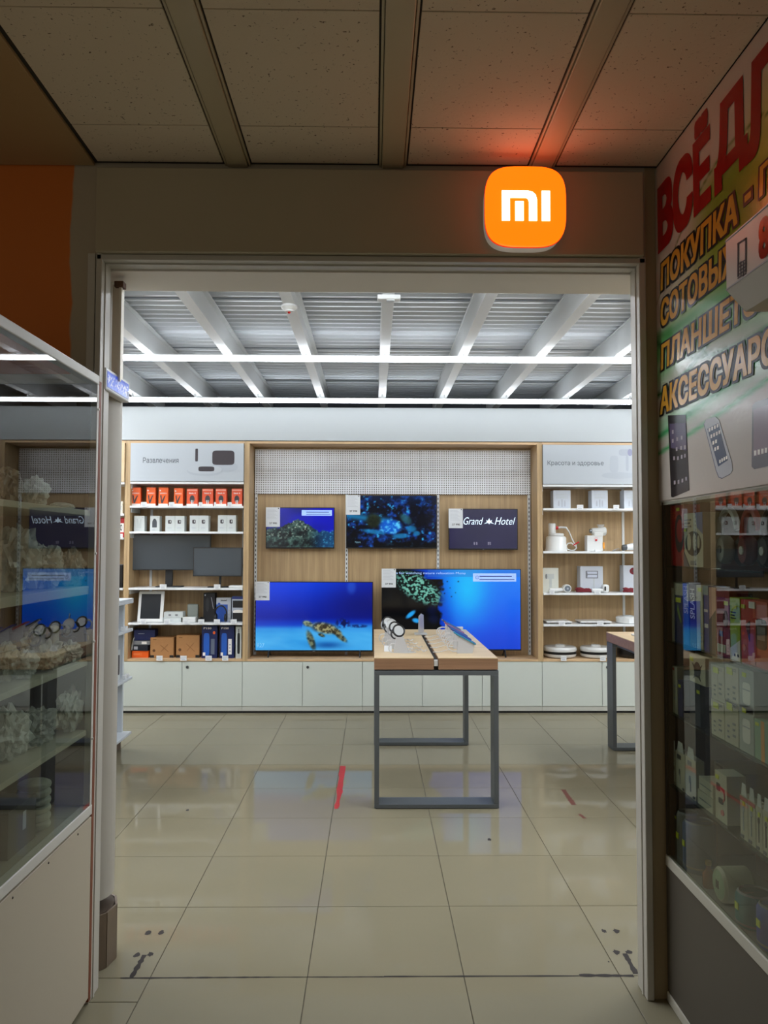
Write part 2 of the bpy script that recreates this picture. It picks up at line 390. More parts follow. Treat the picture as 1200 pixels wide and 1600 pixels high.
for a, b in ((-1.042, -.565), (-.465, .017), (.123, .583), (.685, 1.074)):
    for j, (c, d) in enumerate(((2.693, 2.954), (2.095, 2.689), (1.497, 2.091), (.899, 1.493), (.301, .895), (-.3, .297))):
        M().box(a + .004, b - .004, c, d, 3.0888, 3.0955, .0015).build('ceiling_panel', PAN, cb)

# ---- shop ceiling: corrugated deck and steel beams
ck = M(); prof = []
y = 3.2; k = 0
while y < 8.85:
    prof += [(y, 3.335), (y + .045, 3.335), (y + .062, 3.312), (y + .088, 3.312)]; y += .105
vs = []; fs = []
xsx = [-3.9, -.25, -.245, 4.9]
for (yy, zz) in prof:
    for xx in (-3.9, 4.9): vs.append((xx, yy, zz))
for i in range(len(prof) - 1): fs.append([2 * i, 2 * i + 1, 2 * i + 3, 2 * i + 2])
ck.add(vs, fs); nb = len(prof)
ck2 = [(x_, y_, z_ + .02) for x_, y_, z_ in vs]
deck = struct('ceiling_deck', ck, DECK, 'corrugated metal roof deck over the shop')
struct('ceiling_roof', M().box(-4, 5, 3.0, 9.2, 3.40, 3.5), mat('roof_top', (120, 120, 120), .8), 'roof slab above the corrugated deck')
for yy in (4.02, 5.30, 6.63, 7.96):
    M().box(-3.9, 4.9, yy, yy + .012, 3.304, 3.312).build('sheet_lap', mat('lap_dark', (120, 126, 132), .5), deck)
for k in range(-7, 9):
    cx = .085 + .6 * k
    if abs(cx) > 4.4 and cx < -3.8: continue
    b_ = M().box(cx - .036, cx + .036, 3.24, 8.84, 3.115, 3.125, .001).box(cx - .036, cx + .036, 3.24, 8.84, 3.298, 3.308, .001).box(cx - .004, cx + .004, 3.24, 8.84, 3.125, 3.298)
    b_.box(cx - .03, cx - .026, 3.24, 8.84, 3.12, 3.305)
    b_.build('steel_beam', BEAM, deck)

# ============================================================ SHOP CEILING THINGS
LEDM = mat('led_diffuser', (240, 247, 255), .5, emit=LED)
ALU = mat('white_aluminium', (215, 217, 218), .35)
bars = [(4.31, 3.075, 'hidden by the door head, nearest the entrance'), (6.04, 3.075, 'across the middle of the shop ceiling, the higher in view'), (7.66, 3.052, 'close before the white rear fascia, the lower in view')]
for Y, z, w in bars:
    t = thing('linear_light', (.5, Y, z), 'long white linear ceiling light ' + w, 'light')
    M().box(-2.9, 4.3, Y - .009, Y + .009, z + .0185, z + .030, .002).build('housing', ALU, t)
    for i in range(4):
        x0 = -2.9 + i * 1.8
        M().box(x0 + .003, x0 + 1.797, Y - .017, Y + .017, z - .016, z + .018, .004).build('diffuser', LEDM, t)
    for i in range(9):
        xx = .085 + .6 * (i * 1 - 4)
        M().box(xx - .006, xx + .006, Y - .012, Y + .012, z + .03, 3.1155).build('hanger', ALU, t)
for x0 in (-2.7, -1.2, .3, 1.8, 3.3):  # unseen panels added to light the shop from the front
    t = thing('added_panel_light', (x0, 3.9, 3.075), 'added ceiling fill panel unseen behind the doorway head, %s' % {-2.7: 'leftmost', -1.2: 'second from the left', .3: 'middle', 1.8: 'second from the right', 3.3: 'rightmost'}[x0], 'light')
    M().box(x0 - .6, x0 + .6, 3.55, 4.15, 3.076, 3.10, .004).build('housing', ALU, t)
    M().box(x0 - .58, x0 + .58, 3.57, 4.13, 3.070, 3.077).build('diffuser', mat('added_panel_diffuser', (240, 246, 255), .5, emit=DOOR_FILL), t)
    for q in (-.5, .5): M().box(x0 + q - .006, x0 + q + .006, 3.84, 3.86, 3.10, 3.33).build('hanger', ALU, t)
for x0, y0, w_ in ((-3.3, 5.5, 'left wall, nearer one'), (-3.3, 7.1, 'left wall, farther one'), (3.6, 5.5, 'right wall, nearer one'), (3.6, 7.1, 'right wall, farther one')):  # more panels added out of view to brighten the far floor
    t = thing('added_side_light', (x0, y0, 3.075), 'wide ceiling panel light along the shop\'s ' + w_, 'light')
    M().box(x0 - .32, x0 + .32, y0 - .62, y0 + .62, 3.076, 3.10, .004).build('housing', ALU, t)
    M().box(x0 - .3, x0 + .3, y0 - .6, y0 + .6, 3.070, 3.077).build('diffuser', mat('added_side_diffuser', (240, 246, 255), .5, emit=SIDE_FILL), t)
    for q in (-.5, .5): M().box(x0 - .006, x0 + .006, y0 + q - .006, y0 + q + .006, 3.10, 3.33).build('hanger', ALU, t)
p = W(453, 478, 4.82)
t = thing('smoke_detector', (-.515, 4.82, 3.115), 'round white smoke detector with a red lamp under a steel ceiling beam', 'smoke detector')
G = Fr((-.515, 4.82, 3.115), (1, 0, 0), (0, 0, -1), (0, 1, 0))
M().lathe(G, [(.048, 0), (.05, .012), (.044, .02), (.03, .03), (.028, .04)], 24).build('body', PLASTICW, t, smooth=True)
M().lathe(G.at(0, .04), [(.008, 0), (.009, .005), (.004, .010)], 12).build('lamp', mat('red_lens', (200, 20, 20), .3), t, smooth=True)
t = thing('emergency_light', (.085, 4.6, 3.115), 'small white rectangular emergency light under the central ceiling beam', 'light')
M().box(.02, .155, 4.57, 4.63, 3.082, 3.110, .006).build('body', PLASTICW, t)
M().box(.075, .12, 4.58, 4.62, 3.076, 3.084, .003).build('lens', mat('pale_lens', (200, 204, 206), .2), t)
M().box(.05, .12, 4.585, 4.615, 3.108, 3.1155).build('mount', PLASTICW, t)

# ============================================================ ILLUMINATED SIGN
YS = 2.941
a = W(758, 258, 2.867); b = W(885, 386, 2.867); cx, cz = (a.x + b.x) / 2, (a.z + b.z) / 2; R = (b.x - a.x) / 2
t = thing('illuminated_logo_sign', (cx, YS, cz - R), 'glowing orange rounded square sign with white m i letters above the doorway', 'sign')
G = Fr((cx, YS, cz))
M().disc(G, 0, 0, R * .985, R * .985, 0, .055, 64, 3.6).build('housing', mat('sign_side', (235, 225, 215), .3, emit=.12), t, smooth=True)
M().disc(G, 0, 0, R, R, .055, .074, 64, 3.6).build('face', mat('sign_orange', (255, 82, 4), .3, emit=3.0 * SIGN), t, smooth=True)
M().disc(G, 0, 0, R * 1.006, R * 1.006, .052, .060, 64, 3.6).build('rim', mat('sign_red_rim', (255, 24, 4), .3, emit=.5 * SIGN), t, smooth=True)
def SP(px, py): return ((px - 821.5) / 127 * 2 * R, (322 - py) / 127 * 2 * R)
LM = mat('sign_white_letters', (255, 248, 225), .3, emit=3.2)
def poly(L): return [SP(a_, b_) for a_, b_ in L]
M().prism(G, poly([(784, 298), (784, 345.5), (796.5, 345.5), (796.5, 309), (822, 309), (825.5, 311.5), (826.5, 316), (826.5, 345.5), (839, 345.5), (839, 312), (837, 304.5), (832, 299.8), (825, 298)]), .074, .078).prism(G, poly([(805, 315), (805, 345.5), (818, 345.5), (818, 315)]), .074, .078).prism(G, poly([(846.5, 298), (846.5, 345.5), (859.5, 345.5), (859.5, 298)]), .074, .078).build('lettering', LM, t)

# ticker on the jamb
t = thing('ticker_display', (XL - .003, 3.06, 2.12), 'small blue glowing ticker display in a white case on the left door jamb', 'display')
a = WX(166, 573, -1.009); b = WX(200, 626, -1.009)
y0, y1 = a.y, b.y; z1 = a.z; z0 = z1 - .085
M().box(-1.045, -1.009, y0, y1 + .02, z0, z1, .006).build('case', PLASTICW, t)
G = Fr((-1.008, y0 + .012, z0 + .012), (0, 1, 0), (0, 0, 1), (1, 0, 0))
def tick(u, v, r):
    base = mixc(C(60, 90, 225), C(170, 190, 255), fbm(u * 30, v * 6, 3, 5))
    m_ = ((vn(u * 60, v * 9, 3) > .68) & (v > .18) & (v < .78)); base[m_] = C(250, 250, 255)
    base[v > .86] = C(60, 90, 215); base[(u > .88) & (v < .45)] = C(30, 50, 130); return base
picture('screen', G, y1 - y0 - .01, z1 - z0 - .024, 50, 16, tick, attrmat('ticker_glow', .7, .2, False), t, .001)

# ============================================================ REAR FURNITURE
Y0 = 8.0; YB = 8.35
zdk = Z8(1030); zcab = zdk - .024; ztop = Z8(690)
# fascia board above the units
tag(M().box(-3.88, 4.88, 7.99, 8.012, ztop + .004, Z8(637.5), .002).build('fascia_board', mat('white_fascia', (174, 179, 180), .5)), 'long plain white fascia board above the rear shelving', 'fascia')
# base cabinets
xe = [X8(q) for q in (8, 101, 194, 287, 380.5, 474, 567, 660, 753, 846, 939, 1032, 1125, 1218)]
CH = zcab - .0
LOCK = mat('lock_metal', (90, 92, 94), .3, metal=.8)
def cab(i0, i1, w, lock):
    x0, x1 = xe[i0], xe[i1]
    t = thing('base_cabinet', ((x0 + x1) / 2, 8.18, 0), w, 'cabinet', 'white base cabinets along the rear wall')
    M().box(x0 + .001, x1 - .001, 8.02, YB, .06, CH - .002).build('carcass', WHITE, t)
    M().box(x0 + .001, x1 - .001, 8.005, 8.05, .022, .066, .001).build('plinth', mat('plinth_white', (196, 196, 186), .4), t)
    M().box(x0 + .001, x1 - .001, 8.02, 8.06, 0, .022).build('plinth_gap', BLACKM, t)
    for k in range(i0, i1):
        d = M().box(xe[k] + .0022, xe[k + 1] - .0022, 8.0, 8.019, .07, CH - .004, .0012).build('door', WHITE, t)
        if lock == k:
            M().disc(Fr((xe[k] + .052, 8.0, CH - .055)), 0, 0, .014, .014, 0, .006, 16).build('lock', LOCK, d)
cab(0, 2, 'white two-door base cabinet at the far left, hidden by the display stand', -1)
cab(2, 4, 'white two-door base cabinet under the orange boxes and monitors bay', 3)
cab(4, 6, 'white two-door base cabinet under the television with the sea turtle', 5)
cab(6, 8, 'white two-door base cabinet behind the middle table', 7)
cab(8, 9, 'white single-door base cabinet right of the middle table', -1)
cab(9, 11, 'white two-door base cabinet under the health and beauty bay', 10)
cab(11, 13, 'white two-door base cabinet hidden behind the right jamb', -1)
# shelving carcasses
BACKP = OAK
def unit(x0, x1, label, name='shelving_unit'):
    t = thing(name, ((x0 + x1) / 2, 8.17, zcab), label, 'shelving')
    M().box(x0, x0 + .026, Y0, YB, zcab + .001, ztop, .001).build('side_panel', OAK, t)
    M().box(x1 - .026, x1, Y0, YB, zcab + .001, ztop, .001).build('side_panel', OAK, t)
    M().box(x0 + .0265, x1 - .0265, Y0 + .001, YB, ztop - .024, ztop, .001).build('top_board', OAKX, t)
    M().box(x0 + .0265, x1 - .0265, Y0 + .001, YB, zcab + .001, zdk, .001).build('bottom_board', OAKX, t)
    M().box(x0 + .0265, x1 - .0265, YB - .012, YB, zdk + .0005, ztop - .0245).build('back_panel', OAK, t)
    return t
xa, xb, xc = X8(198), X8(384.5), X8(844)
u0 = unit(-2.98, xa - .001, 'oak shelving bay at the far left edge, mostly hidden by the rounded wall end')
u1 = unit(xa, xb - .0005, 'left oak shelving bay holding orange boxes, two black monitors and cardboard boxes')
u2 = unit(xb, xc - .0005, 'wide oak television niche with white pegboard top', 'television_niche')
u3 = unit(xc, X8(1140), 'right oak shelving bay holding hair dryers, bathroom scales and robot vacuums')
def shelf(t, x0, x1, py, th=.021):
    z = Z8(py, px=290 if x1 < 0 else 920)
    o = M().box(x0 + .028, x1 - .028, 7.985, YB - .014, z - th, z, .002).build('shelf', SHELFM, t)
    M().box(x0 + .028, x0 + .034, 8.02, YB - .02, z - th - .045, z - th - .001, .001).build('bracket', WHITEM, o)
    return z
zs0 = {k: shelf(u0, -2.98, xa, q) for k, q in dict(h=754, a=803, b=840, c=919, d=975).items()}
zs1 = {k: shelf(u1, xa, xb, q) for k, q in dict(h=753, a=790.5, b=830.5, c=918.5, d=973).items()}
X3e = X8(1140)
zs3 = {k: shelf(u3, xc, X3e, q) for k, q in dict(h=757.5, a=794.5, b=861.5, c=926.5, d=975.5).items()}
for t, xx in ((u1, X8(222)), (u1, X8(372)), (u3, X8(990))):
    M().box(xx - .012, xx + .012, YB - .024, YB - .0125, zdk + .001, ztop - .03).build('slotted_standard', WHITEM, t)
# headers
def header(x0, x1, label, zb, name='header_panel'):
    t = thing(name, ((x0 + x1) / 2, 7.99, zb), label, 'sign')
    M().box(x0 + .029, x1 - .029, 7.978, 8.0, zb + .004, ztop - .027, .002).build('panel', mat('header_white', (180, 186, 191), .6, spec=.2), t)
    return t
HI = mat('header_ink', (72, 74, 80), .6); HG = mat('header_grey_print', (176, 180, 188), .6); HGP = mat('header_faint_print', (166, 171, 180), .6); HD = mat('header_dark_print', (52, 44, 48), .5)
YH = 7.978
def hp(px, py): q = W(px, py, YH); return q
t = header(xa, xb, 'white header panel with dark Cyrillic lettering and dark streaming device pictures, left', zs1['h'])
a, b = hp(223.5, 723.3), hp(279, 715)
text('lettering', 'Развлечения', Fr((0, YH, 0)), a.x, b.x, a.z, b.z, .001, HI, t)
def hrect(t, nm, px0, py0, px1, py1, mt, e=4.0, k=28):
    a_, b_ = hp(px0, py1), hp(px1, py0)
    M().disc(Fr(((a_.x + b_.x) / 2, YH, (a_.z + b_.z) / 2)), 0, 0, (b_.x - a_.x) / 2, (b_.z - a_.z) / 2, 0, .001, k, e).build(nm, mt, t)
HL = mat('header_pale_print', (171, 177, 184), .6)
hrect(t, 'printed_podium', 292, 728, 348, 743.5, HL, 2.2); hrect(t, 'printed_podium', 330, 722, 372, 737, HL, 2.2)
hrect(t, 'printed_podium_top', 293, 727, 347, 740, mat('header_white2', (179, 185, 190), .6), 2.2)
for o in t.children:
    if o.name.startswith('printed_podium_top'): o.location.y -= .0006
hrect(t, 'printed_device', 331.5, 704, 366.5, 726.5, HD, 6)
hrect(t, 'printed_device', 310, 729, 335, 736.5, HD, 5); hrect(t, 'printed_remote', 305, 701, 309.5, 721, HD, 8)
for o in t.children:
    if 'device' in o.name or 'remote' in o.name: o.location.y -= .0012
t = header(xc, X3e, 'white header panel with dark Cyrillic lettering and a pale hair dryer picture, right', zs3['h'])
a, b = hp(855.5, 728.6), hp(943, 720)
text('lettering', 'Красота и здоровье', Fr((0, YH, 0)), a.x, b.x, a.z, b.z, .001, HI, t)
hrect(t, 'printed_podium', 940, 738, 992, 748, HL, 2.2); hrect(t, 'printed_dryer', 967, 702, 985, 712, HGP, 4)
hrect(t, 'printed_nozzle', 980.5, 701.5, 988, 712.5, mat('header_lilac', (140, 142, 166), .6), 2)
hrect(t, 'printed_handle', 978, 711, 982, 736, HGP, 4); hrect(t, 'printed_cup', 953, 712, 966, 738, HL, 4)
for o in t.children:
    if 'dryer' in o.name: o.location.y -= .0008
    if 'nozzle' in o.name: o.location.y -= .0016
# left-most bay header
t = header(-2.98, xa, 'plain pale header panel of the far left bay, cut off by the wall end', zs0['h'], 'blank_header_panel')
t.children[0].data.materials[0] = mat('tan_header', (204, 178, 140), .5)

# niche: pegboards, standards
PEG = mat('pegboard_white', (226, 228, 231), .16, bump=.0); nt = PEG.node_tree; L = nt.links.new; bs = nt.nodes['Principled BSDF']
gg = nt.nodes.new('ShaderNodeNewGeometry'); mp = nt.nodes.new('ShaderNodeMapping'); mp.inputs['Scale'].default_value = (1 / .0235,) * 3
L(gg.outputs['Position'], mp.inputs['Vector'])
fr = nt.nodes.new('ShaderNodeVectorMath'); fr.operation = 'FRACTION'; L(mp.outputs['Vector'], fr.inputs[0])
sb = nt.nodes.new('ShaderNodeVectorMath'); sb.operation = 'SUBTRACT'; sb.inputs[1].default_value = (.5, .5, .5); L(fr.outputs[0], sb.inputs[0])
ml = nt.nodes.new('ShaderNodeVectorMath'); ml.operation = 'MULTIPLY'; ml.inputs[1].default_value = (1, 0, 1); L(sb.outputs[0], ml.inputs[0])
ln = nt.nodes.new('ShaderNodeVectorMath'); ln.operation = 'LENGTH'; L(ml.outputs[0], ln.inputs[0])
cm = nt.nodes.new('ShaderNodeMath'); cm.operation = 'LESS_THAN'; cm.inputs[1].default_value = .26; L(ln.outputs['Value'], cm.inputs[0])
mx = nt.nodes.new('ShaderNodeMix'); mx.data_type = 'RGBA'; mx.inputs['A'].default_value = (*lin((228, 230, 233)), 1); mx.inputs['B'].default_value = (*lin((66, 62, 58)), 1)
L(cm.outputs[0], mx.inputs['Factor']); L(mx.outputs['Result'], bs.inputs['Base Color'])
wn = nt.nodes.new('ShaderNodeTexNoise'); wn.inputs['Scale'].default_value = 3.2; wn.inputs['Detail'].default_value = 1; L(gg.outputs['Position'], wn.inputs['Vector'])
bp = nt.nodes.new('ShaderNodeBump'); bp.inputs['Strength'].default_value = .55; bp.inputs['Distance'].default_value = .02; L(wn.outputs['Fac'], bp.inputs['Height']); L(bp.outputs['Normal'], bs.inputs['Normal'])
YP = YB - .04
pz = [Z8(772.5, YP), Z8(735.5, YP), Z8(702.5, YP)]; pxs = [X8(397, YP), X8(570.5, YP), X8(657, YP), X8(829.5, YP)]
for i in range(3):
    for j in range(2):
        M().box(pxs[i] + .001, pxs[i + 1] - .001, YP, YP + .018, pz[j] + .001, pz[j + 1] - .001, .0015).build('pegboard_panel', PEG, u2)
SLOT = mat('slot_dark', (60, 58, 56), .6)
for q in (399.5, 541.5, 684.5, 827):
    xx = X8(q, YP); s_ = M().box(xx - .013, xx + .013, YP + .002, YB - .0125, zdk + .002, pz[0] - .002, .001).build('slotted_standard', WHITEM, u2)
    mm = M(); z = zdk + .03
    while z < pz[0] - .03:
        mm.box(xx - .004, xx + .004, YP + .0005, YP + .003, z, z + .022); z += .045
    mm.build('slot', SLOT, s_)
    s_.children[0]['kind'] = 'stuff'

# ============================================================ TELEVISIONS
SCR = attrmat('tv_picture', 1.0, .12, False)
def reef(u, v, r):
    f = fbm(u * 14 * 1, v * 9, 5, 11); g_ = fbm(u * 40, v * 26, 3, 12)
    sky = mixc(C(8, 20, 120), C(16, 24, 190), sstep(.3, .8, fbm(u * 2, v * 2, 2, 2)))
    h = .50 + .16 * np.exp(-((u - .45) / .2) ** 2) - .10 * sstep(.55, .8, u) - .05 * (u < .2) + .05 * (f - .5) * 4
    rk = mixc(C(8, 16, 22), C(70, 104, 96), sstep(.35, .75, f * .6 + g_ * .4)); hi = sstep(.62, .75, g_)
    rk = mixc(rk, C(160, 176, 160), hi * sstep(.05, .5, v)); rk = mixc(rk, C(20, 90, 160), sstep(.6, .9, u) * .6)
    rk = mixc(rk, C(60, 170, 220), hi * sstep(.6, .9, u) * .6); t_ = sstep(-.02, .02, h - v)
    return mixc(sky, rk, t_)
def deep(u, v, r):
    f = fbm(u * 12, v * 8, 5, 31); g_ = fbm(u * 26, v * 18, 3, 33)
    c = mixc(C(0, 6, 24), C(14, 70, 170), sstep(.42, .72, f * .55 + g_ * .45)); c = mixc(c, C(60, 190, 240), sstep(.66, .82, g_) * .8)
    c = mixc(c, C(4, 50, 110), sstep(.75, 1, v) * .35)
    sand = np.exp(-((v - (.62 - .25 * u)) / .07) ** 2) * (u < .5) * 1.0; c = mixc(c, C(28, 140, 200), sand * .75)
    c = mixc(c, C(0, 4, 12), sstep(.16, .05, v) * .85 * (u > .3) + sstep(.2, .05, u) * sstep(.4, .2, v) * .8)
    hd_ = np.exp(-(((u - .30) / .085) ** 2 + ((v - .52) / .15) ** 2) ** 3); c = mixc(c, mixc(C(12, 22, 20), C(50, 60, 36), g_), hd_)
    sh = np.exp(-(((u - .49) / .13) ** 2 + ((v - .40) / .15) ** 2) ** 4); c = mixc(c, mixc(C(10, 90, 200), C(90, 200, 255), sstep(.4, .75, g_)), sh)
    for (x_, y_, a_, b_, k_) in ((.30, .30, .13, .045, -.25), (.60, .22, .10, .05, .1), (.78, .27, .04, .05, 0), (.72, .36, .06, .07, 0)):
        e = np.exp(-(((u - x_) / a_) ** 2 + ((v - y_ - k_ * (u - x_)) / b_) ** 2) ** 3); c = mixc(c, C(24, 130, 190), e * .8)
    fin = np.exp(-(((u - .66) / .07) ** 2 + ((v - .55 + .8 * (u - .66)) / .09) ** 2) ** 3); c = mixc(c, C(40, 96, 100), fin * .8)
    dk = np.exp(-(((u - .86) / .14) ** 2 + ((v - .52) / .16) ** 2) ** 2); return mixc(c, C(2, 6, 22), dk * .85)
def navy(u, v, r): return mixc(C(26, 26, 62), C(36, 34, 74), fbm(u * 3, v * 3, 2, 4)) + (v[..., None] * 0)
def turt(u, v, r):
    top = mixc(C(0, 22, 150), C(4, 60, 220), sstep(.0, .9, 1 - abs(u - .3)) * sstep(.35, 1, v)); top = mixc(top, C(0, 10, 104), np.exp(-(((u - .95) / .4) ** 2 + ((v - .65) / .3) ** 2)) * .8)
    top = mixc(top, C(6, 90, 235), sstep(.5, .38, v) * .5)
    top = mixc(top, C(70, 130, 240), np.exp(-(((u - .82) / .04) ** 2 + ((v - .93) / .10) ** 2) ** 2) * .35)
    sand = mixc(C(44, 150, 225), C(80, 180, 240), fbm(u * 5 + v * 3, v * 9, 3, 8)); sand = mixc(sand, C(20, 110, 215), sstep(.22, .36, v) * .4)
    c = mixc(sand, top, sstep(.33, .42, v + .03 * (u < .4)))
    rk = np.exp(-(((u - .745) / .06) ** 2 + ((v - .40) / .07) ** 2) ** 3) + .7 * np.exp(-(((u - .88) / .09) ** 2 + ((v - .355) / .025) ** 2) ** 3)
    c = mixc(c, C(6, 20, 80), np.clip(rk, 0, 1) * sstep(.3, .5, fbm(u * 50, v * 30, 3, 3)))
    sd = np.exp(-(((u - .62) / .13) ** 2 + ((v - .075) / .05) ** 2)); c = mixc(c, C(6, 70, 150), sd * .8)
    P = fbm(u * 60, v * 36, 3, 15)
    def el(x_, y_, a_, b_, k_, p_=3):
        return np.exp(-(((u - x_) / a_) ** 2 + ((v - y_ - k_ * (u - x_)) / b_) ** 2) ** p_)
    skin = mixc(C(50, 62, 58), C(150, 164, 130), sstep(.3, .7, P)); shell = mixc(C(58, 52, 38), C(160, 156, 112), sstep(.35, .65, P))
    for e_ in (el(.475, .145, .042, .11, -2.2), el(.73, .195, .055, .05, -1.1), el(.565, .22, .03, .025, -.5)): c = mixc(c, skin * .75, e_)
    c = mixc(c, skin, el(.445, .39, .045, .045, -.4)); c = mixc(c, shell, el(.59, .325, .115, .085, -.25)); c = mixc(c, shell * .85, el(.69, .27, .05, .05, -.5)); return c
def blue(u, v, r):
    c = mixc(C(0, 70, 225), C(0, 120, 245), sstep(0, 1, v)); c = mixc(c, C(0, 186, 250), np.exp(-(((u - .62) / .14) ** 2 + ((v - .78) / .42) ** 2)) * .95)
    c = mixc(c, C(0, 40, 170), sstep(.55, .36, u + .1 * (v - .5)) * .75); c = mixc(c, C(10, 60, 200), sstep(.35, 0, v) * .6)
    ed = .42 - .08 * sstep(.35, .1, v) + .13 * (fbm(u * 9, v * 7, 5, 41) - .5) - .10 * (v > .88)
    low = sstep(.012, -.012, u - ed) * sstep(.99, .9, v + .5 * (u - .33)); c = mixc(c, C(4, 6, 10), np.clip(low, 0, 1))
    fx = ((u - .26) / .17); fy = ((v - .78 + .75 * (u - .24)) / .17)
    fish = np.exp(-(fx ** 2 + fy ** 2) ** 4); pp = vn(u * 80 - v * 14, v * 62 + u * 44, 9)
    c = mixc(c, C(6, 20, 22), fish); c = mixc(c, mixc(C(40, 120, 110), C(130, 200, 180), pp), fish * sstep(.48, .62, pp))
    for (x_, y_, s_) in ((.415, .83, .014), (.42, .56, .016), (.36, .49, .04), (.45, .70, .006), (.47, .85, .005), (.55, .85, .006), (.37, .38, .04), (.50, .66, .005), (.53, .71, .004), (.49, .77, .004)):
        e = np.exp(-(((u - x_) / s_) ** 2 + ((v - y_) / (s_ * 1.6)) ** 2) ** 2); c = mixc(c, C(4, 14, 50), e * .85)
    f2 = np.exp(-(((u - .205) / .035) ** 2 + ((v - .43 - 1.1 * (u - .2)) / .035) ** 2) ** 3) + np.exp(-(((u - .245) / .03) ** 2 + ((v - .36 + .3 * (u - .24)) / .03) ** 2) ** 3)
    c = mixc(c, C(40, 160, 235), np.clip(f2, 0, 1)); c = mixc(c, C(60, 110, 200), (v > .905) * .45 * (u > .33)); return c
FRB = mat('tv_bezel', (12, 12, 14), .3)
CARD = mat('price_sheet', (222, 226, 230), .5)
BAN = mat('overlay_pale_blue', (150, 180, 235), .4, emit=.55); BTX = mat('overlay_text', (30, 60, 140), .4, emit=.1)
SCW = mat('screen_white_text', (210, 230, 245), .4, emit=.8)
def tv(px0, py0, px1, py1, Y, fn, label, nx, ny, feet=None, wall=True):
    a_, b_ = W(px0, py1, Y), W(px1, py0, Y); w, h = b_.x - a_.x, b_.z - a_.z
    zb = zdk if feet else a_.z
    t = thing('television', ((a_.x + b_.x) / 2, Y + .02, zb), label, 'television')
    G = Fr((a_.x, Y, a_.z))
    M().fbox(G, 0, w, 0, h, -.03, 0, .003).build('case', FRB, t)
    M().fbox(G, w * .2, w * .8, h * .15, h * .75, -.06, -.03, .008).build('rear_housing', BLACKM, t)
    if wall: M().fbox(G, w * .4, w * .6, h * .3, h * .7, -(YB - .013 - Y), -.06).build('wall_bracket', BLACKM, t)
    e = .008
    picture('screen', G.at(e, e + .006), w - 2 * e, h - 2 * e - .006, nx, ny, fn, SCR, t, .0008)
    M().fbox(G, w * .49, w * .51, .001, .006, 0, .001).build('maker_badge', mat('badge_grey', (130, 132, 136), .4), t)
    if feet:
        for k in feet:
            xm = G.p(w * k, 0).x
            M().tube([(xm, Y - .07, zdk + .008), (xm, Y - .015, a_.z + .01), (xm, Y + .015, a_.z + .01)], .008, 6).tube([(xm, Y + .015, a_.z + .01), (xm, Y + .12, zdk + .008)], .008, 6).build('foot', BLACK, t)
    return t, G, w, h
def card(t, G, w, h, cw, ch, over=0):
    c_ = M().fbox(G, .0, cw, h - ch + over, h + over, .002, .0035).build('price_card', CARD, t)
    mm = M()
    for k in range(9):
        v_ = h + over - ch * (.10 + .062 * k); mm.fbox(G, cw * .10, cw * (.62 + .3 * ((k * 7) % 3) / 3), v_, v_ + .0022, .0036, .004)
    mm.build('fine_print', HG, c_)
    text('price', '27 990', G, cw * .25, cw * .78, h + over - ch * .86, h + over - ch * .77, .0042, INK, c_, bold=.02)
    M().fbox(G, cw * .86, cw * .93, h + over - ch * .08, h + over - ch * .03, .0036, .004).build('mark', HD, c_)
def banner(t, G, w, h, u0, u1, v0, v1):
    b_ = M().fbox(G, u0 * w, u1 * w, v0 * h, v1 * h, .0012, .0018).build('notice_overlay', BAN, t)
    M().fbox(G, (u0 + .15 * (u1 - u0)) * w, (u1 - .1 * (u1 - u0)) * w, (v0 + .58 * (v1 - v0)) * h, (v0 + .7 * (v1 - v0)) * h, .0019, .0022).fbox(G, (u0 + .15 * (u1 - u0)) * w, (u1 - .04 * (u1 - u0)) * w, (v0 + .2 * (v1 - v0)) * h, (v0 + .28 * (v1 - v0)) * h, .0019, .0022).build('notice_text', BTX, b_)
    return b_
YW = 8.24
t, G, w, h = tv(415, 793, 523, 857, YW, reef, 'small wall television showing a coral reef under deep blue water', 110, 62); card(t, G, w, h, w * .205, h * .475); banner(t, G, w, h, .52, .96, .80, .935)
t, G, w, h = tv(540.5, 774, 683, 857, YW, deep, 'middle wall television showing dark blue boulders and a diver turtle', 146, 84); card(t, G, w, h, w * .155, h * .37)
text('caption', 'Nature', G, w * .10, w * .16, h * .10, h * .14, .002, mat('dim_caption', (110, 150, 170), .4, emit=.4), t)
t, G, w, h = tv(701, 795, 809, 859, YW, navy, 'dark navy wall television with pale Grand Hotel lettering', 20, 12); card(t, G, w, h, w * .205, h * .475)
text('lettering', 'Grand', G, w * .215, w * .50, h * .61, h * .79, .002, SCW, t, shear=.35)
text('lettering', 'Hotel', G, w * .665, w * .965, h * .61, h * .79, .002, SCW, t, shear=.35)
M().prism(G, [(w * a_, h * b_) for a_, b_ in ((.505, .63), (.55, .67), (.545, .73), (.565, .70), (.585, .77), (.605, .70), (.625, .73), (.62, .67), (.66, .63), (.60, .655), (.585, .62), (.57, .655))], .0012, .002).build('crown_emblem', SCW, t)
IC = mat('screen_icon', (120, 116, 140), .4, emit=.25)
for k, q in enumerate((.36, .395, .565, .59)): M().fbox(G, w * q, w * (q + .02), h * .12, h * .19, .0012, .0018).build('icon', IC, t)
YF = 8.14
t, G, w, h = tv(398, 909, 583, 1018, YF, turt, 'large standing television showing a sea turtle over pale sand', 200, 116, (.12, .89), False); card(t, G, w, h, .145, .19)
text('caption', 'R27', G, w * .02, w * .08, h * .06, h * .12, .002, mat('faint_caption', (120, 190, 240), .4, emit=.6), t)
t, G, w, h = tv(596, 889, 814, 1016.5, YF, blue, 'largest standing television showing bright blue sea and a school of fish', 230, 136, (.12, .88), False); card(t, G, w, h, .145, .19)
text('caption', 's for watching nature relaxation Menu', G, w * .105, w * .60, h * .925, h * .962, .0018, mat('caption_pale', (150, 180, 230), .4, emit=.6), t)
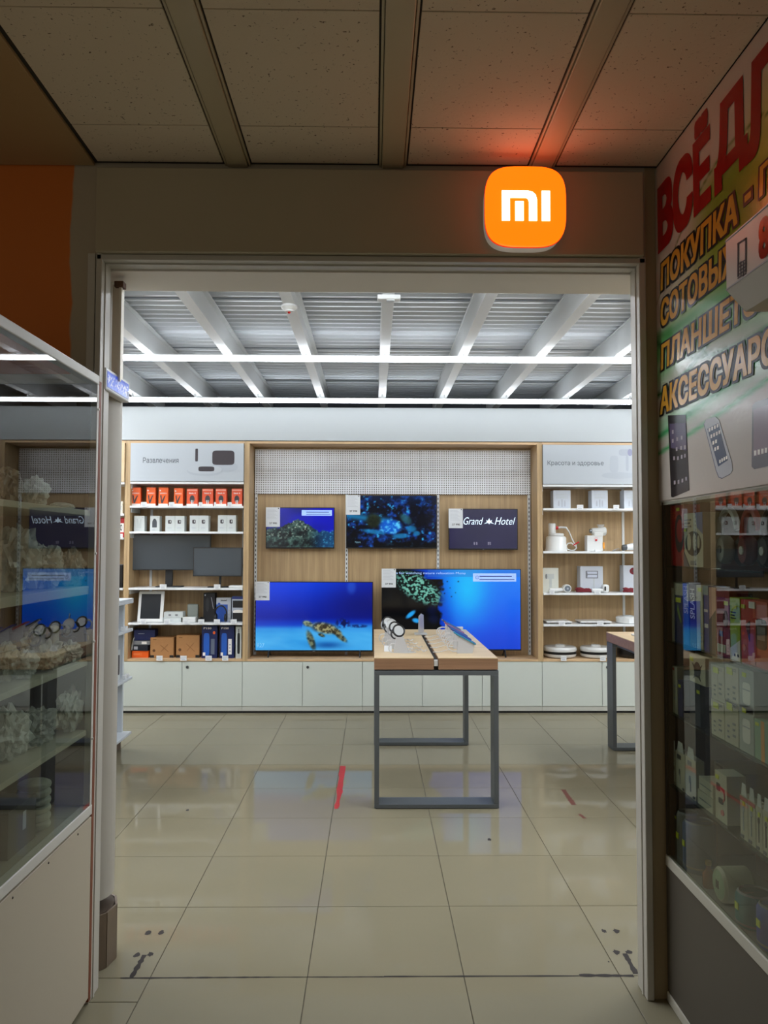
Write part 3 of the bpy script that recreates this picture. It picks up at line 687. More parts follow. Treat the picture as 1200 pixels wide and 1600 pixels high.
b_ = banner(t, G, w, h, .655, .965, .845, .945); M().tube([G.p(w * (.685) + .016 * math.cos(q), h * .895 + .016 * math.sin(q), .002) for q in np.linspace(2.1, 7.3, 14)], .0016, 4).fbox(G, w * .684, w * .686, h * .895, h * .925, .0018, .003).build('power_icon', BTX, b_)

# ============================================================ GOODS
def pbox(name, label, cat, group, F, w, h, d, mt, prints=(), side=None, bev=.002):
    """a carton: body with printed pieces on its front; F at lower left front corner"""
    t = M().fbox(F, 0, w, 0, h, -d, 0, bev).build(name, mt, origin=F.p(w / 2, 0, -d / 2)); tag(t, label, cat, group)
    n0 = .0002
    for i, (nm, a0, a1, b0, b1, shp, m2) in enumerate(prints):
        n0 = .0002 + .0004 * i; n1 = n0 + .0007
        if shp == 'rect': mm = M().fbox(F, a0 * w, a1 * w, b0 * h, b1 * h, 0, n1)
        elif shp == 'round': mm = M().disc(F, (a0 + a1) / 2 * w, (b0 + b1) / 2 * h, (a1 - a0) / 2 * w, (b1 - b0) / 2 * h, 0, n1, 18)
        elif shp == 'pill': mm = M().disc(F, (a0 + a1) / 2 * w, (b0 + b1) / 2 * h, (a1 - a0) / 2 * w, (b1 - b0) / 2 * h, 0, n1, 20, 5)
        elif shp == 'arch':
            k = 12; P = [(a0 * w, b0 * h)] + [(((a0 + a1) / 2 - (a1 - a0) / 2 * math.cos(math.pi * q / k)) * w, ((b0 + b1) / 2 + (b1 - b0) / 2 * math.sin(math.pi * q / k)) * h) for q in range(k + 1)] + [(a1 * w, b0 * h)]
            mm = M().prism(F, P, 0, n1)
        elif shp == 'poly': mm = M().prism(F, [(x_ * w, y_ * h) for x_, y_ in a0], 0, n1)
        elif shp == 'lines':
            mm = M(); k = 3
            for q in range(k): mm.fbox(F, a0 * w, (a0 + (a1 - a0) * (1 - .25 * (q % 2))) * w, (b0 + (b1 - b0) * q / k) * h, (b0 + (b1 - b0) * (q + .4) / k) * h, 0, n1)
        elif shp.startswith('text:'):
            text(nm, shp[5:], F, a0 * w, a1 * w, b0 * h, b1 * h, n1, m2, t, bold=.02); continue
        elif shp.startswith('vtext:'):
            text(nm, shp[6:], F, a0 * w, a1 * w, b0 * h, b1 * h, n1, m2, t, bold=.02, turn=True); continue
        mm.build(nm, m2, t)
    return t
def place(px0, px1, pyt, z0, Y, dp, bay=290):
    a_ = W(px0, pyt, Y); b_ = W(px1, pyt, Y); return Fr((a_.x, Y, z0)), b_.x - a_.x, a_.z - z0, dp
def ptag(px0, px1, z, label, Y=7.978, py=0):
    x0, x1 = X8(px0, Y), X8(px1, Y); G = Fr((x0, Y, z - .012))
    t = M().fbox(G, 0, x1 - x0, 0, .048, -.0015, 0).fbox(G, 0, x1 - x0, .0, .003, -.0015, .003).build('price_tag', PAPER); tag(t, label, 'price tag')
    M().fbox(G, .006, x1 - x0 - .008, .030, .033, 0, .0006).fbox(G, .006, (x1 - x0) * .7, .020, .023, 0, .0006).fbox(G, .012, (x1 - x0) * .75, .009, .014, 0, .0006).build('print', HG, t)
ORG = mat('orange_carton', (238, 98, 22), .35); ORD = mat('red_orange_carton', (226, 84, 40), .35); DPRI = mat('dark_print', (60, 52, 56), .5); WPRI = mat('white_print', (240, 236, 230), .5)
ordn = ['first', 'second', 'third', 'fourth']
z = zs1['a']
for i, (a, b) in enumerate([(204.5, 219.5), (229, 243), (248, 262.5), (272, 286)]):
    F, w, h, d = place(a, b, 761.5 - (i == 3) * -1, z, 8.06, .10)
    pbox('slim_orange_box', f'slim orange box with a dark v-shaped picture, {ordn[i]} from the left on top shelf', 'box', 'orange boxes on the top shelf', F.rot(-.12 if i < 3 else 0), w, h, d, ORG,
         [('base_band', 0, 1, 0, .13, 'rect', WPRI), ('logo_mark', .10, .24, .80, .87, 'rect', WPRI), ('title', .14, .86, .66, .73, 'lines', WPRI),
          ('gadget_picture', [(.16, .58), (.30, .58), (.36, .30), (.62, .56), (.74, .58), (.44, .16), (.30, .16)], None, 0, 0, 'poly', DPRI)])
for i, (a, b) in enumerate([(292, 309), (316, 333), (337, 354), (362, 378.5)]):
    F, w, h, d = place(a, b, 763.5, z, 8.05, .07)
    pbox('square_orange_box', f'red-orange box with a dark round picture, {ordn[i]} of four right on top shelf', 'box', 'orange boxes on the top shelf', F, w, h, d, ORD,
         [('base_band', 0, 1, 0, .13, 'rect', WPRI), ('top_band', 0.04, .96, .88, .95, 'rect', mat('pale_red_print', (240, 170, 150), .5)), ('title', .2, .8, .70, .78, 'text:Stick 4', WPRI),
          ('gadget_picture', .27, .73, .20, .62, 'round', DPRI), ('cable_picture', .40, .46, .10, .34, 'rect', WPRI), ('cable_picture', .54, .60, .10, .34, 'rect', WPRI)])
for a, b, l in [(219, 228.4, 'between the first and second slim orange boxes'), (263, 271.5, 'between the third and fourth slim orange boxes'), (309.5, 315.5, 'right of the first red-orange box'), (333.5, 336.8, 'between the second and third red-orange boxes'), (354.5, 361.5, 'left of the last red-orange box')]:
    ptag(a, b, z, 'small white price card ' + l)
WBX = mat('white_carton', (200, 205, 202), .45); PALE = mat('pale_grey_print', (186, 192, 190), .5)
z = zs1['b']
for i, (a, b) in enumerate([(209.5, 226), (234.5, 249.5)]):
    F, w, h, d = place(a, b, 806, z, 8.06, .09)
    pbox('camera_box', ['white box with a pale folded gadget picture, leftmost on the second shelf', 'white box with a dark arch-shaped device picture on the second shelf'][i], 'box', 'white boxes on the second shelf', F, w, h, d, WBX,
         [('gadget_picture', [(.25, .2), (.25, .85), (.38, .8), (.5, .5), (.62, .82), (.72, .8), (.7, .2)], None, 0, 0, 'poly', PALE) if i == 0 else ('device_picture', .24, .72, .26, .82, 'arch', mat('charcoal_print', (70, 74, 78), .5)), ('fine_print', .2, .55, .08, .16, 'lines', HG), ('corner_mark', .78, .86, .88, .93, 'rect', HG)])
n_ = 0
for j, (a, b) in enumerate([(258.5, 288.5), (296.5, 326), (340.5, 369)]):
    F, w, h, d = place(a, b, 806 - .5 * j, z, 8.06, .10)
    for k in range(2):
        G = F.at(k * w / 2, 0)
        pbox('earphone_box', f'white box with a small dark earphone, {["left", "right"][k]} one of the {["first", "second", "third"][j]} pair', 'box', 'white boxes on the second shelf', G, w / 2 - .001, h, d, WBX,
             [('earphone_picture', .28, .64, .50, .74, 'pill', mat('dark_pod', (66, 58, 62), .5)), ('earphone_highlight', .46, .58, .56, .70, 'round', PALE), ('fine_print', .22, .7, .2, .3, 'lines', HG)])
z = zs1['c']
MON = mat('monitor_glass', (58, 66, 72), .22, spec=.6)
def monitor(px0, px1, pyt, pyb, Y, label, curve, stx, sw):
    a_, b_ = W(px0, pyb, Y), W(px1, pyt, Y); w, h = b_.x - a_.x, b_.z - a_.z
    t = thing('monitor', ((a_.x + b_.x) / 2, Y + .05, z), label, 'monitor'); n = 16
    def strip(e, n0, n1, name, mt, par):
        mm = M(); vs = []
        for i in range(n + 1):
            q = i / n; u_ = e + (w - 2 * e) * q; dn = -curve * (1 - (2 * q - 1) ** 2)
            for (v_, nn) in ((e, n0), (h - e, n0), (h - e, n1), (e, n1)): vs.append((a_.x + u_, Y - dn - nn, a_.z + v_))
        fs = [[4 * i + k, 4 * i + (k + 1) % 4, 4 * i + 4 + (k + 1) % 4, 4 * i + 4 + k] for i in range(n) for k in range(4)] + [[0, 1, 2, 3], [4 * n, 4 * n + 3, 4 * n + 2, 4 * n + 1]]
        return mm.add(vs, fs).build(name, mt, par, smooth=True)
    strip(0, -.02, 0, 'case', BLACK, t); strip(.010, -.001, .001, 'screen', MON, t)
    xs_ = X8(stx, Y)
    M().box(xs_ - sw / 2, xs_ + sw / 2, Y + .03 + curve, Y + .05 + curve, z + .008, a_.z + h * .5, .003).build('stand', BLACKM, t)
    M().box(xs_ - .12, xs_ + .14, Y + .0, Y + .10 + curve, z + .0005, z + .010, .003).build('foot', BLACKM, t)
    return t
monitor(203.5, 329.5, 835.5, 891, 8.12, 'wide curved black monitor left under the second shelf', .035, 262, .075)
monitor(301.5, 379, 855.5, 900.5, 8.05, 'smaller flat black monitor overlapping the curved one at the right', .0, 343.5, .02)
ptag(250.5, 261, z, 'white price card below the curved monitor'); ptag(335, 345, z, 'white price card below the smaller flat monitor')
F, w, h, d = place(357, 379.5, 913.5, z, 8.02, .14); tag(M().fbox(F, 0, w, 0, .022, -d, 0, .008).build('router_slab', PLASTICW), 'flat white device lying at the right end of the monitor shelf', 'device')
z = zs1['d']
# graphics tablet leaning
a_ = W(214, 970, 8.03); wt = .275; ht = .31
F = Fr((a_.x, 8.03, z + .004)).tilt(.2)
t = thing('framed_tablet', (a_.x + wt / 2, 8.05, z), 'white-framed tablet with a black screen leaning on the fourth shelf', 'tablet')
M().fbox(F, 0, wt - .02, .0, ht, -.012, 0, .005).build('frame', PLASTICW, t)
M().fbox(F, .028, wt - .052, .032, ht - .03, 0, .0008).build('screen', mat('black_screen', (14, 20, 26), .3, spec=.3), t)
M().box(a_.x + .08, a_.x + .16, 8.16, 8.17, z, z + .22).build('prop', PLASTICW, t)
F, w, h, d = place(254, 283, 965, z, 8.05, .12); pbox('router_box', 'lower white box of the stacked pair right of the tablet', 'box', None, F, w, h, d, WBX, [('fine_print', .2, .6, .3, .6, 'lines', HG)])
F2 = F.at(.012, h + .001); pbox('set_top_box', 'upper white box with two dark ports, stacked right of the tablet', 'box', None, F2, w * 1.02, .055, d, WBX, [('port', .25, .38, .3, .6, 'rect', GREYP), ('port', .6, .74, .3, .6, 'rect', GREYP)])
F, w, h, d = place(292.5, 309.5, 944, z, 8.16, .04); pbox('grey_case', 'upright grey rounded case in the middle of the fourth shelf', 'case', None, F, w, h, d, mat('sage_grey', (140, 146, 138), .5), [('logo', .1, .3, .1, .2, 'rect', HG)], bev=.012)
F, w, h, d = place(285, 305.5, 964.5, z, 8.03, .09); pbox('flat_white_device', 'flat white device in front of the grey case', 'device', None, F, w, h, d, PLASTICW, bev=.008)
F, w, h, d = place(309, 318, 964, z, 8.05, .05); tag(M().lathe(Fr((F.O.x + w / 2, 8.09, z)), [(.02, 0), (.03, .012), (.028, .035), (.012, .048)], 18).build('black_puck', BLACK, smooth=True), 'small black round device beside the tall black box', 'device')
F, w, h, d = place(318, 336, 926.5, z, 8.10, .10); pbox('black_gaming_box', 'tall black box with a dark device picture on the fourth shelf', 'box', None, F, w, h, d, mat('black_carton', (22, 22, 25), .35), [('device_picture', .2, .5, .35, .85, 'round', mat('dark_grey_print', (44, 44, 48), .4)), ('pen_picture', [(.66, .85), (.70, .85), (.9, .45), (.86, .45)], None, 0, 0, 'poly', HG), ('mark', .1, .2, .9, .95, 'rect', HG)])
BLP = mat('blue_print', (40, 84, 170), .45)
F, w, h, d = place(338, 361, 934, z, 8.12, .09); pbox('headphone_box', 'blue and white box behind the black headphones on the fourth shelf', 'box', None, F, w, h, d, mat('grey_white_carton', (190, 196, 204), .45), [('blue_field', .0, .78, .0, .72, 'rect', BLP), ('mark', .1, .28, .68, .8, 'round', BLP), ('title', .3, .7, .86, .93, 'text:Sound', INK), ('fine_print', .8, .95, .1, .6, 'lines', HG)])
# black headphones standing in front
def arc(F, cu, cv, ru, rv, n, a0, a1, k=14): return [F.p(cu + ru * math.cos(q), cv + rv * math.sin(q), n) for q in np.linspace(a0, a1, k)]
cxh = X8(346, 8.04); F = Fr((cxh, 8.05, z))
t = thing('headphones', (cxh, 8.05, z), 'black over-ear headphones standing before the blue and white box', 'headphones')
M().tube(arc(F, 0, .09, .058, .075, 0, -.35, math.pi + .35), .008, 6).build('headband', BLACK, t, smooth=True)
for s_ in (-1, 1): M().lathe(Fr(F.p(s_ * .05, .045), (0, 1, 0), V3((s_, 0, 0)), (0, 0, 1)), [(.03, -.015), (.042, -.008), (.042, .008), (.03, .014)], 18).build('ear_cup', BLACK, t, smooth=True)
F, w, h, d = place(362.5, 380.5, 932, z, 8.08, .10); pbox('controller_box', 'blue-topped box with black and white gadget pictures, right end of the fourth shelf', 'box', None, F, w, h, d, mat('silver_carton', (176, 184, 196), .4), [('top_band', 0, 1, .90, 1, 'rect', mat('deep_blue_print', (30, 50, 120), .4)), ('device_picture', .08, .98, .56, .84, 'rect', BLACKM), ('device_picture', .06, .98, .02, .42, 'rect', BLACKM), ('white_gadget', .1, .98, .36, .48, 'arch', WPRI)])
for a, b, l in [(221, 230, 'below the white-framed tablet'), (258, 267.5, 'below the stacked white boxes'), (288, 297, 'below the grey case'), (311, 320.5, 'left of the tall black box'), (335.5, 345, 'below the black headphones'), (361.5, 371, 'below the blue-topped gadget box')]:
    ptag(a, b, z, 'white price card ' + l)
# bottom deck, left bay
z = zdk
NAVY = mat('navy_carton', (22, 34, 84), .4)
F, w, h, d = place(206, 232, 1017, z, 8.10, .16); o1 = pbox('orange_flat_box', 'flat orange box at the bottom of the small stack, lower left', 'box', None, F, w, h, d, ORG, [('fine_print', .1, .6, .4, .7, 'lines', mat('pale_orange', (255, 170, 110), .5))])
F2 = F.at(.004, h + .001).rot(.1); pbox('dark_blue_flat_box', 'flat dark box with silver print on top of the orange box', 'box', None, F2, w * .96, .055, d, mat('ink_carton', (20, 26, 40), .35), [('label', .1, .35, .25, .8, 'rect', HG)])
F3 = F.at(.014, h + .060); pbox('grey_flat_box', 'flat grey box in the middle of the lower left stack', 'box', None, F3, w, .04, d, mat('mid_grey_carton', (130, 132, 134), .5), [('label', .5, .8, .2, .8, 'rect', WPRI)])
F4 = F.at(.018, h + .104).rot(-.08); pbox('navy_box', 'navy blue box on top of the lower left stack', 'box', None, F4, w * 1.25, .105, d, NAVY, [('title', .2, .5, .6, .7, 'lines', HG)])
M_ = M().tube([F.p(.01, h + .07, .012), F.p(.014, h + .10, .014), F.p(.03, h + .14, .014)], .006, 6).tube([F.p(.0, h + .01, .012), F.p(.01, h + .07, .012)], .010, 6)
tag(M_.build('silver_wand', mat('silver', (190, 194, 200), .25, metal=.6), smooth=True), 'silver wand-like gadget leaning on the lower left stack', 'gadget')
CARDB = mat('brown_cardboard', (176, 128, 80), .75, var=.08, vscale=30)
CPR = mat('cardboard_print', (96, 62, 34), .7)
for i, (a, b, yt) in enumerate([(235, 271.5, 996), (275.5, 312, 992.5)]):
    F, w, h, d = place(a, b, yt, z, 8.10, .16)
    G = F.at(0, .042); h2 = h - .042
    pbox('cardboard_box', ['plain brown cardboard box with faint crossed print, left of two', 'plain brown cardboard box with faint crossed print, right of two'][i], 'box', 'brown cardboard boxes on the bottom board', F, w, h, d, CARDB,
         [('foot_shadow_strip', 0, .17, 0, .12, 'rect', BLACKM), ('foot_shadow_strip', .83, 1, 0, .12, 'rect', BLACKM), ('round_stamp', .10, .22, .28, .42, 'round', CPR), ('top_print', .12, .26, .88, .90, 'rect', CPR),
          ('crossed_print', [(.42, .62), (.45, .62), (.80, .28), (.77, .28)], None, 0, 0, 'poly', mat('faint_cross', (148, 102, 60), .7)), ('crossed_print', [(.74, .66), (.77, .66), (.48, .30), (.45, .30)], None, 0, 0, 'poly', mat('faint_cross')) ], bev=.004)
for i, (a, b, yt) in enumerate([(315.5, 339.5, 978), (343.5, 366, 978)]):
    F, w, h, d = place(a, b, yt, z, 8.06, .08)
    pbox('tall_blue_box', ['tall dark blue box with an orange dot, left of two', 'tall dark blue box with a white gadget picture, right of two'][i], 'box', 'tall blue boxes on the bottom board', F, w, h, d, NAVY,
         [('blue_streak', .12, .5, .06, .78, 'pill', mat('bright_blue_print', (34, 92, 186), .4)), ('title', .12, .62, .90, .96, 'text:P150', WPRI), ('gadget_picture', .60, .84, .12, .60, 'rect', (mat('slate_print', (96, 106, 124), .5), WPRI)[i]), ('corner_label', .08, .24, .08, .18, 'rect', WPRI)] + ([('orange_dot', .72, .88, .74, .84, 'round', ORG)] if i == 0 else [('screen_dots', .66, .78, .2, .5, 'lines', HG)]))
F, w, h, d = place(368.5, 377.5, 979, z, 8.05, .07); pbox('tall_white_box', 'tall narrow white box with a black wand picture at the right end', 'box', None, F, w, h, d, WBX, [('wand_picture', .28, .74, .14, .80, 'pill', BLACKM), ('wand_tip', .44, .58, .78, .93, 'rect', BLACKM), ('fine_print', .3, .7, .05, .1, 'lines', HG)])
for a, b, l in [(247, 256.5, 'below the left cardboard box'), (284, 294, 'below the right cardboard box'), (323, 333, 'below the left tall blue box'), (349, 358.5, 'below the right tall blue box')]:
    ptag(a, b, z, 'white price card ' + l)
# far-left bay goods
z = zs0['a']; F, w, h, d = place(178, 192, 783.5, z, 8.05, .08); pbox('cream_box', 'cream box with a small dark picture on the far left bay', 'box', None, F, w, h, d, mat('cream_carton', (214, 210, 192), .5), [('picture', .36, .58, .42, .72, 'round', DPRI), ('ring_picture', .68, .9, .3, .72, 'lines', HG)])
z = zs0['b']; F, w, h, d = place(184, 194, 809, z, 8.05, .06); pbox('red_white_box', 'red and white wristband box on the far left bay', 'box', None, F, w, h, d, RED, [('white_field', .05, .98, .26, .72, 'rect', WPRI), ('band_picture', .4, .75, .34, .66, 'round', INK), ('band_gap', .5, .68, .4, .6, 'round', WPRI)])
ptag(182, 191.5, z, 'white price card below the red and white box')
z = zs0['c']; F, w, h, d = place(172, 192, 882, z, 8.05, .08); pbox('black_square_speaker', 'plain black block on the third shelf of the far left bay', 'box', None, F, w, h, d, BLACK, bev=.006)
ptag(178, 185, z, 'white price card below the black block')

# ---- right bay goods
z = zs3['a']
for i, (a, b) in enumerate([(864.5, 891.5), (924.5, 949.5), (975, 1001)]):
    F, w, h, d = place(a, b, 766 , z, 8.07, .14)
    F = F.rot(-.0)
    pbox('beauty_box', f'white box with grey line drawings, {["left", "middle", "right"][i]} of three on the top right shelf', 'box', 'white boxes on the top right shelf', F, w, h, d, mat('cool_white_carton', (194, 200, 208), .45),
         [('title', .12, .84, .74, .80, 'lines', PALE), ('drawing', .26, .36, .14, .44, 'arch', HG), ('drawing', .46, .54, .10, .50, 'rect', HG), ('drawing', .62, .70, .12, .46, 'arch', HG), ('side_print', .16, .84, .56, .66, 'lines', PALE)])
for a, b, l in [(902, 912, 'right of the left white beauty box'), (959, 968, 'right of the middle white beauty box')]: ptag(a, b, z, 'white price card ' + l)
z = zs3['b']
def circ(px, Y): return X8(px, Y)
# meat mincer / juicer like appliance
x_ = X8(869.5, 8.12); F = Fr((x_, 8.14, z))
t = thing('kitchen_appliance', (x_, 8.14, z), 'round white appliance with a tall neck and a looped hose with red clips', 'appliance')
s = 8.14 / FPX
M().lathe(F, [(17 * s, 0), (17.2 * s, 2 * s), (16 * s, 4 * s), (15.6 * s, 21 * s), (14 * s, 23 * s), (10 * s, 23.6 * s)], 32).build('body', PLASTICW, t, smooth=True)
M().lathe(F.at(0, 23.8 * s), [(12 * s, 0), (12.4 * s, 1.5 * s), (11.5 * s, 4 * s), (6 * s, 4.6 * s)], 28).build('lid', PLASTICW, t, smooth=True)
M().fbox(F, 4 * s, 12 * s, 23.8 * s, 27 * s, -.02, .02, .006).build('spout', PLASTICW, t)
M().lathe(F.at(-6 * s, 28 * s), [(5.6 * s, 0), (5.8 * s, 14.5 * s), (5 * s, 15.5 * s)], 24).build('neck', PLASTICW, t, smooth=True)
M().lathe(Fr(F.p(-.4 * s, 36.5 * s), (0, 1, 0), (1, 0, 0), (0, 0, 1)), [(2.6 * s, 0), (3 * s, 1.5 * s), (2.2 * s, 4 * s)], 16).build('red_collar', RED, t, smooth=True)
hose = [F.p(a_ * s, b_ * s) for a_, b_ in ((3.5, 36.8), (8, 37.6), (16, 37), (21, 30), (25, 20), (28, 14), (31, 10), (32, 5), (29, 1.8), (24, 1.2), (18, 3), (16, 8), (19, 12.5), (24, 13), (30, 8))]
M().tube(hose, [1.6 * s] * 3 + [.9 * s] * 12, 8).build('hose', PLASTICW, t, smooth=True)
M().tube([F.p(27 * s, 9.5 * s, .01), F.p(35.5 * s, 14.5 * s, .01)], 1.1 * s, 6).build('red_clip', RED, t, smooth=True)
F, w, h, d = place(917, 942, 836.5, z, 8.10, .10)
t = thing('boxy_appliance', F.p(w / 2, 0, -d / 2), 'white boxy appliance with a drum head, clear funnel and a red button', 'appliance')
M().fbox(F, 0, w, 0, h, -d, 0, .008).build('body', PLASTICW, t)
s = w / 25
M().fbox(F, 11 * s, 26 * s, h - 2 * s, h + 5 * s, -d * .8, .004, .01).build('neck', PLASTICW, t)
M().lathe(Fr(F.p(9 * s, h + 6.5 * s, -.04), (0, 0, 1), (1, 0, 0), (0, 1, 0)), [(4.4 * s, 0), (5.2 * s, 1 * s), (5.4 * s, 10 * s), (6.6 * s, 15 * s), (6.8 * s, 21 * s), (5 * s, 22.5 * s)], 24).build('drum_head', PLASTICW, t, smooth=True)
M().lathe(Fr(F.p(6.4 * s, h + 7 * s, -.04), (0, 0, 1), (1, 0, 0), (0, 1, 0)), [(2.2 * s, -1 * s), (3.2 * s, 0), (3 * s, 2.6 * s)], 16).build('nozzle', mat('steel', (130, 134, 138), .25, metal=.7), t, smooth=True)
M().lathe(F.at(23.5 * s, h + 11 * s, -.04), [(3 * s, 0), (6.2 * s, 6 * s)], 20).build('clear_funnel', filmmat('clear_film', (220, 220, 216), .45), t, smooth=True)
M().disc(F, 14.4 * s, 17.5 * s, 1.7 * s, 1.7 * s, 0, .006, 16).build('red_button', RED, t)
M().tube(arc(F, 14.4 * s, 18.5 * s, 2.6 * s, 3 * s, .002, -.2, 3.34), .0015, 4).build('smile_print', mat('pink_print', (230, 140, 150), .5), t)
M().fbox(F, 25.2 * s, 27.5 * s, 4 * s, 14 * s, -.03, .004, .002).build('orange_tab', mat('amber', (232, 150, 40), .5), t)
M().fbox(F, 12 * s, 20 * s, 0, 2.2 * s, -.02, .02, .003).build('price_card', PAPER, t)
a_ = W(984, 854, 8.12); t = thing('hair_dryer', (a_.x, 8.14, z), 'white hair dryer lying with its dark grey end to the left', 'hair dryer')
G = Fr((a_.x - .085, 8.10, z + .036), (0, 1, 0), V3((.98, .2, .10)).normalized(), (0, -.1, 1))
M().lathe(G, [(.026, 0), (.032, .01), (.030, .05)], 20).build('grey_end', mat('charcoal', (64, 68, 70), .4), t, smooth=True)
M().lathe(G.at(0, .05), [(.030, 0), (.036, .05), (.040, .12), (.036, .19), (.02, .21)], 22).build('barrel', PLASTICW, t, smooth=True)
t2 = M().tube([(a_.x - .19, 8.08, z + .006), (a_.x - .15, 8.1, z + .02), (a_.x - .11, 8.13, z + .028), (a_.x - .08, 8.16, z + .01), (a_.x - .14, 8.15, z + .006), (a_.x - .18, 8.12, z + .006)], .004, 6).build('cable', GREYP, t, smooth=True)
z = zs3['c']
DRW = mat('line_drawing', (120, 122, 128), .5)
F, w, h, d = place(847.5, 872.5, 887.5, z, 8.10, .10)
pbox('dryer_box', 'white box with a hair dryer drawing, leftmost on the third right shelf', 'box', None, F, w, h, d, mat('warm_white_carton', (208, 210, 200), .5), [('barrel_drawing', .22, .72, .55, .76, 'rect', PALE), ('ring_drawing', .17, .30, .55, .76, 'round', GREYP), ('handle_drawing', .42, .58, .2, .55, 'rect', PALE)])
a_ = W(886.5, 919, 8.05)
t = thing('hair_dryer', (a_.x - .05, 8.06, z), 'white hair dryer lying with its grey round grille facing out', 'hair dryer')
G = Fr((a_.x, 8.09, z + .041), (1, 0, 0), (0, -1, 0), (0, 0, 1))
M().lathe(G, [(.034, -.06), (.040, -.02), (.041, .04), (.036, .05)], 28).build('barrel', PLASTICW, t, smooth=True)
M().lathe(G.at(0, .0505), [(.030, 0), (.029, .004)], 24).build('grille', mat('slate_grille', (104, 112, 120), .4), t, smooth=True)
M().lathe(G.at(0, .055), [(.010, 0), (.008, .004)], 16).build('grille_hub', HG, t, smooth=True)
M().tube([(a_.x - .03, 8.09, z + .030), (a_.x - .10, 8.085, z + .024), (a_.x - .17, 8.08, z + .022)], [.02, .02, .018], 12).build('handle', PLASTICW, t, smooth=True)
F, w, h, d = place(906.5, 942, 885, z, 8.13, .13)
pbox('large_dryer_box', 'large white box with a grey outlined dryer drawing on the third right shelf', 'box', None, F, w, h, d, mat('cool_white_carton'), [('outline', .24, .78, .54, .83, 'rect', DRW), ('outline_fill', .28, .74, .57, .80, 'rect', mat('pale_lilac', (196, 202, 216), .5)), ('ring_drawing', .24, .32, .56, .81, 'round', DRW), ('band', .28, .74, .68, .71, 'rect', DRW), ('handle_drawing', .58, .62, .06, .54, 'rect', PALE)])
def coil(cx, cy, z, w, n, mt, name, label, cat, seed, r=.007):
    rnd = random.Random(seed); pts = []
    for i in range(n * 10):
        q = i / 10 * 2 * math.pi; pts.append(V3((cx + w * .5 * math.cos(q) * (1 - .25 * rnd.random()), cy + .03 * math.sin(q), z + r + .010 * (i / 10) * (.6 + rnd.random() * .5))))
    return tag(M().tube(pts, r, 6).build(name, mt, smooth=True), label, cat)
coil(X8(911, 8.05), 8.05, z, .17, 4, DKRED, 'folded_cable', 'folded dark red cable before the large dryer box', 'cable', 3, .009)
a_ = W(947.5, 920, 8.04); t = thing('travel_dryer', (a_.x, 8.06, z), 'white rounded travel dryer with a black slot, beside the dark red cable', 'hair dryer')
M().fbox(Fr((a_.x, 8.07, z)), -.034, .034, 0, .082, -.05, .03, .022).build('body', PLASTICW, t, smooth=True)
M().disc(Fr((a_.x, 8.04, z + .042)), -.012, 0, .008, .022, 0, .003, 16, 5).build('slot', BLACK, t)
M().tube([(a_.x - .03, 8.07, z + .024), (a_.x - .14, 8.07, z + .022)], .018, 12).build('handle', PLASTICW, t, smooth=True)
F, w, h, d = place(974, 1004, 883.5, z, 8.13, .13)
pbox('red_dial_box', 'white box with a dark red dial picture at the right jamb', 'box', None, F, w, h, d, mat('cool_white_carton'), [('dial_picture', .32, .72, .66, .92, 'round', DKRED), ('dial_centre', .46, .58, .76, .83, 'round', DPRI), ('mark', .5, .56, .5, .52, 'rect', HG)])
coil(X8(981, 8.05), 8.05, z, .10, 4, DKRED, 'coiled_cable', 'coiled dark red cable at the foot of the red dial box', 'cable', 7, .009)
ptag(858, 866, z, 'white price card below the leftmost dryer box'); ptag(928, 938, z, 'white price card below the large dryer box')
z = zs3['d']
def scale(px0, px1, label):
    x0, x1 = X8(px0, 8.05), X8(px1, 8.05); cx = (x0 + x1) / 2; w = x1 - x0
    t = thing('bathroom_scale', (cx, 8.14, z), label, 'scale')
    M().box(x0 + .01, x1 - .01, 8.03, 8.27, z + .012, z + .026, .006).build('glass_plate', PLASTICW, t)
    for i in (-1, 1):
        for j in (8.06, 8.24): M().lathe(Fr((cx + i * w * .38, j, z)), [(.018, 0), (.02, .012)], 14).build('foot', GREYP, t)
scale(851, 894, 'thin white bathroom scale, left on the fourth right shelf'); scale(904, 956, 'thin white bathroom scale, middle of the fourth right shelf')
ptag(872, 882.5, z, 'white price card before the left scale'); ptag(932, 942, z, 'white price card before the middle scale')
x_ = X8(983, 8.1); t = thing('round_white_device', (x_, 8.16, z), 'thick round white device at the right end of the scales shelf', 'device')
M().lathe(Fr((x_, 8.16, z)), [(.11, 0), (.12, .006), (.122, .055), (.112, .066), (.05, .068)], 36).build('body', PLASTICW, t, smooth=True)
M().lathe(Fr((x_, 8.16, z + .068)), [(.05, 0), (.048, .008)], 24).build('top_ring', mat('pale_ring', (190, 196, 200), .4), t, smooth=True)
M().fbox(Fr((x_, 8.04, z)), -.03, .02, .004, .05, -.01, .002, .003).build('front_plate', PAPER, t)
z = zdk
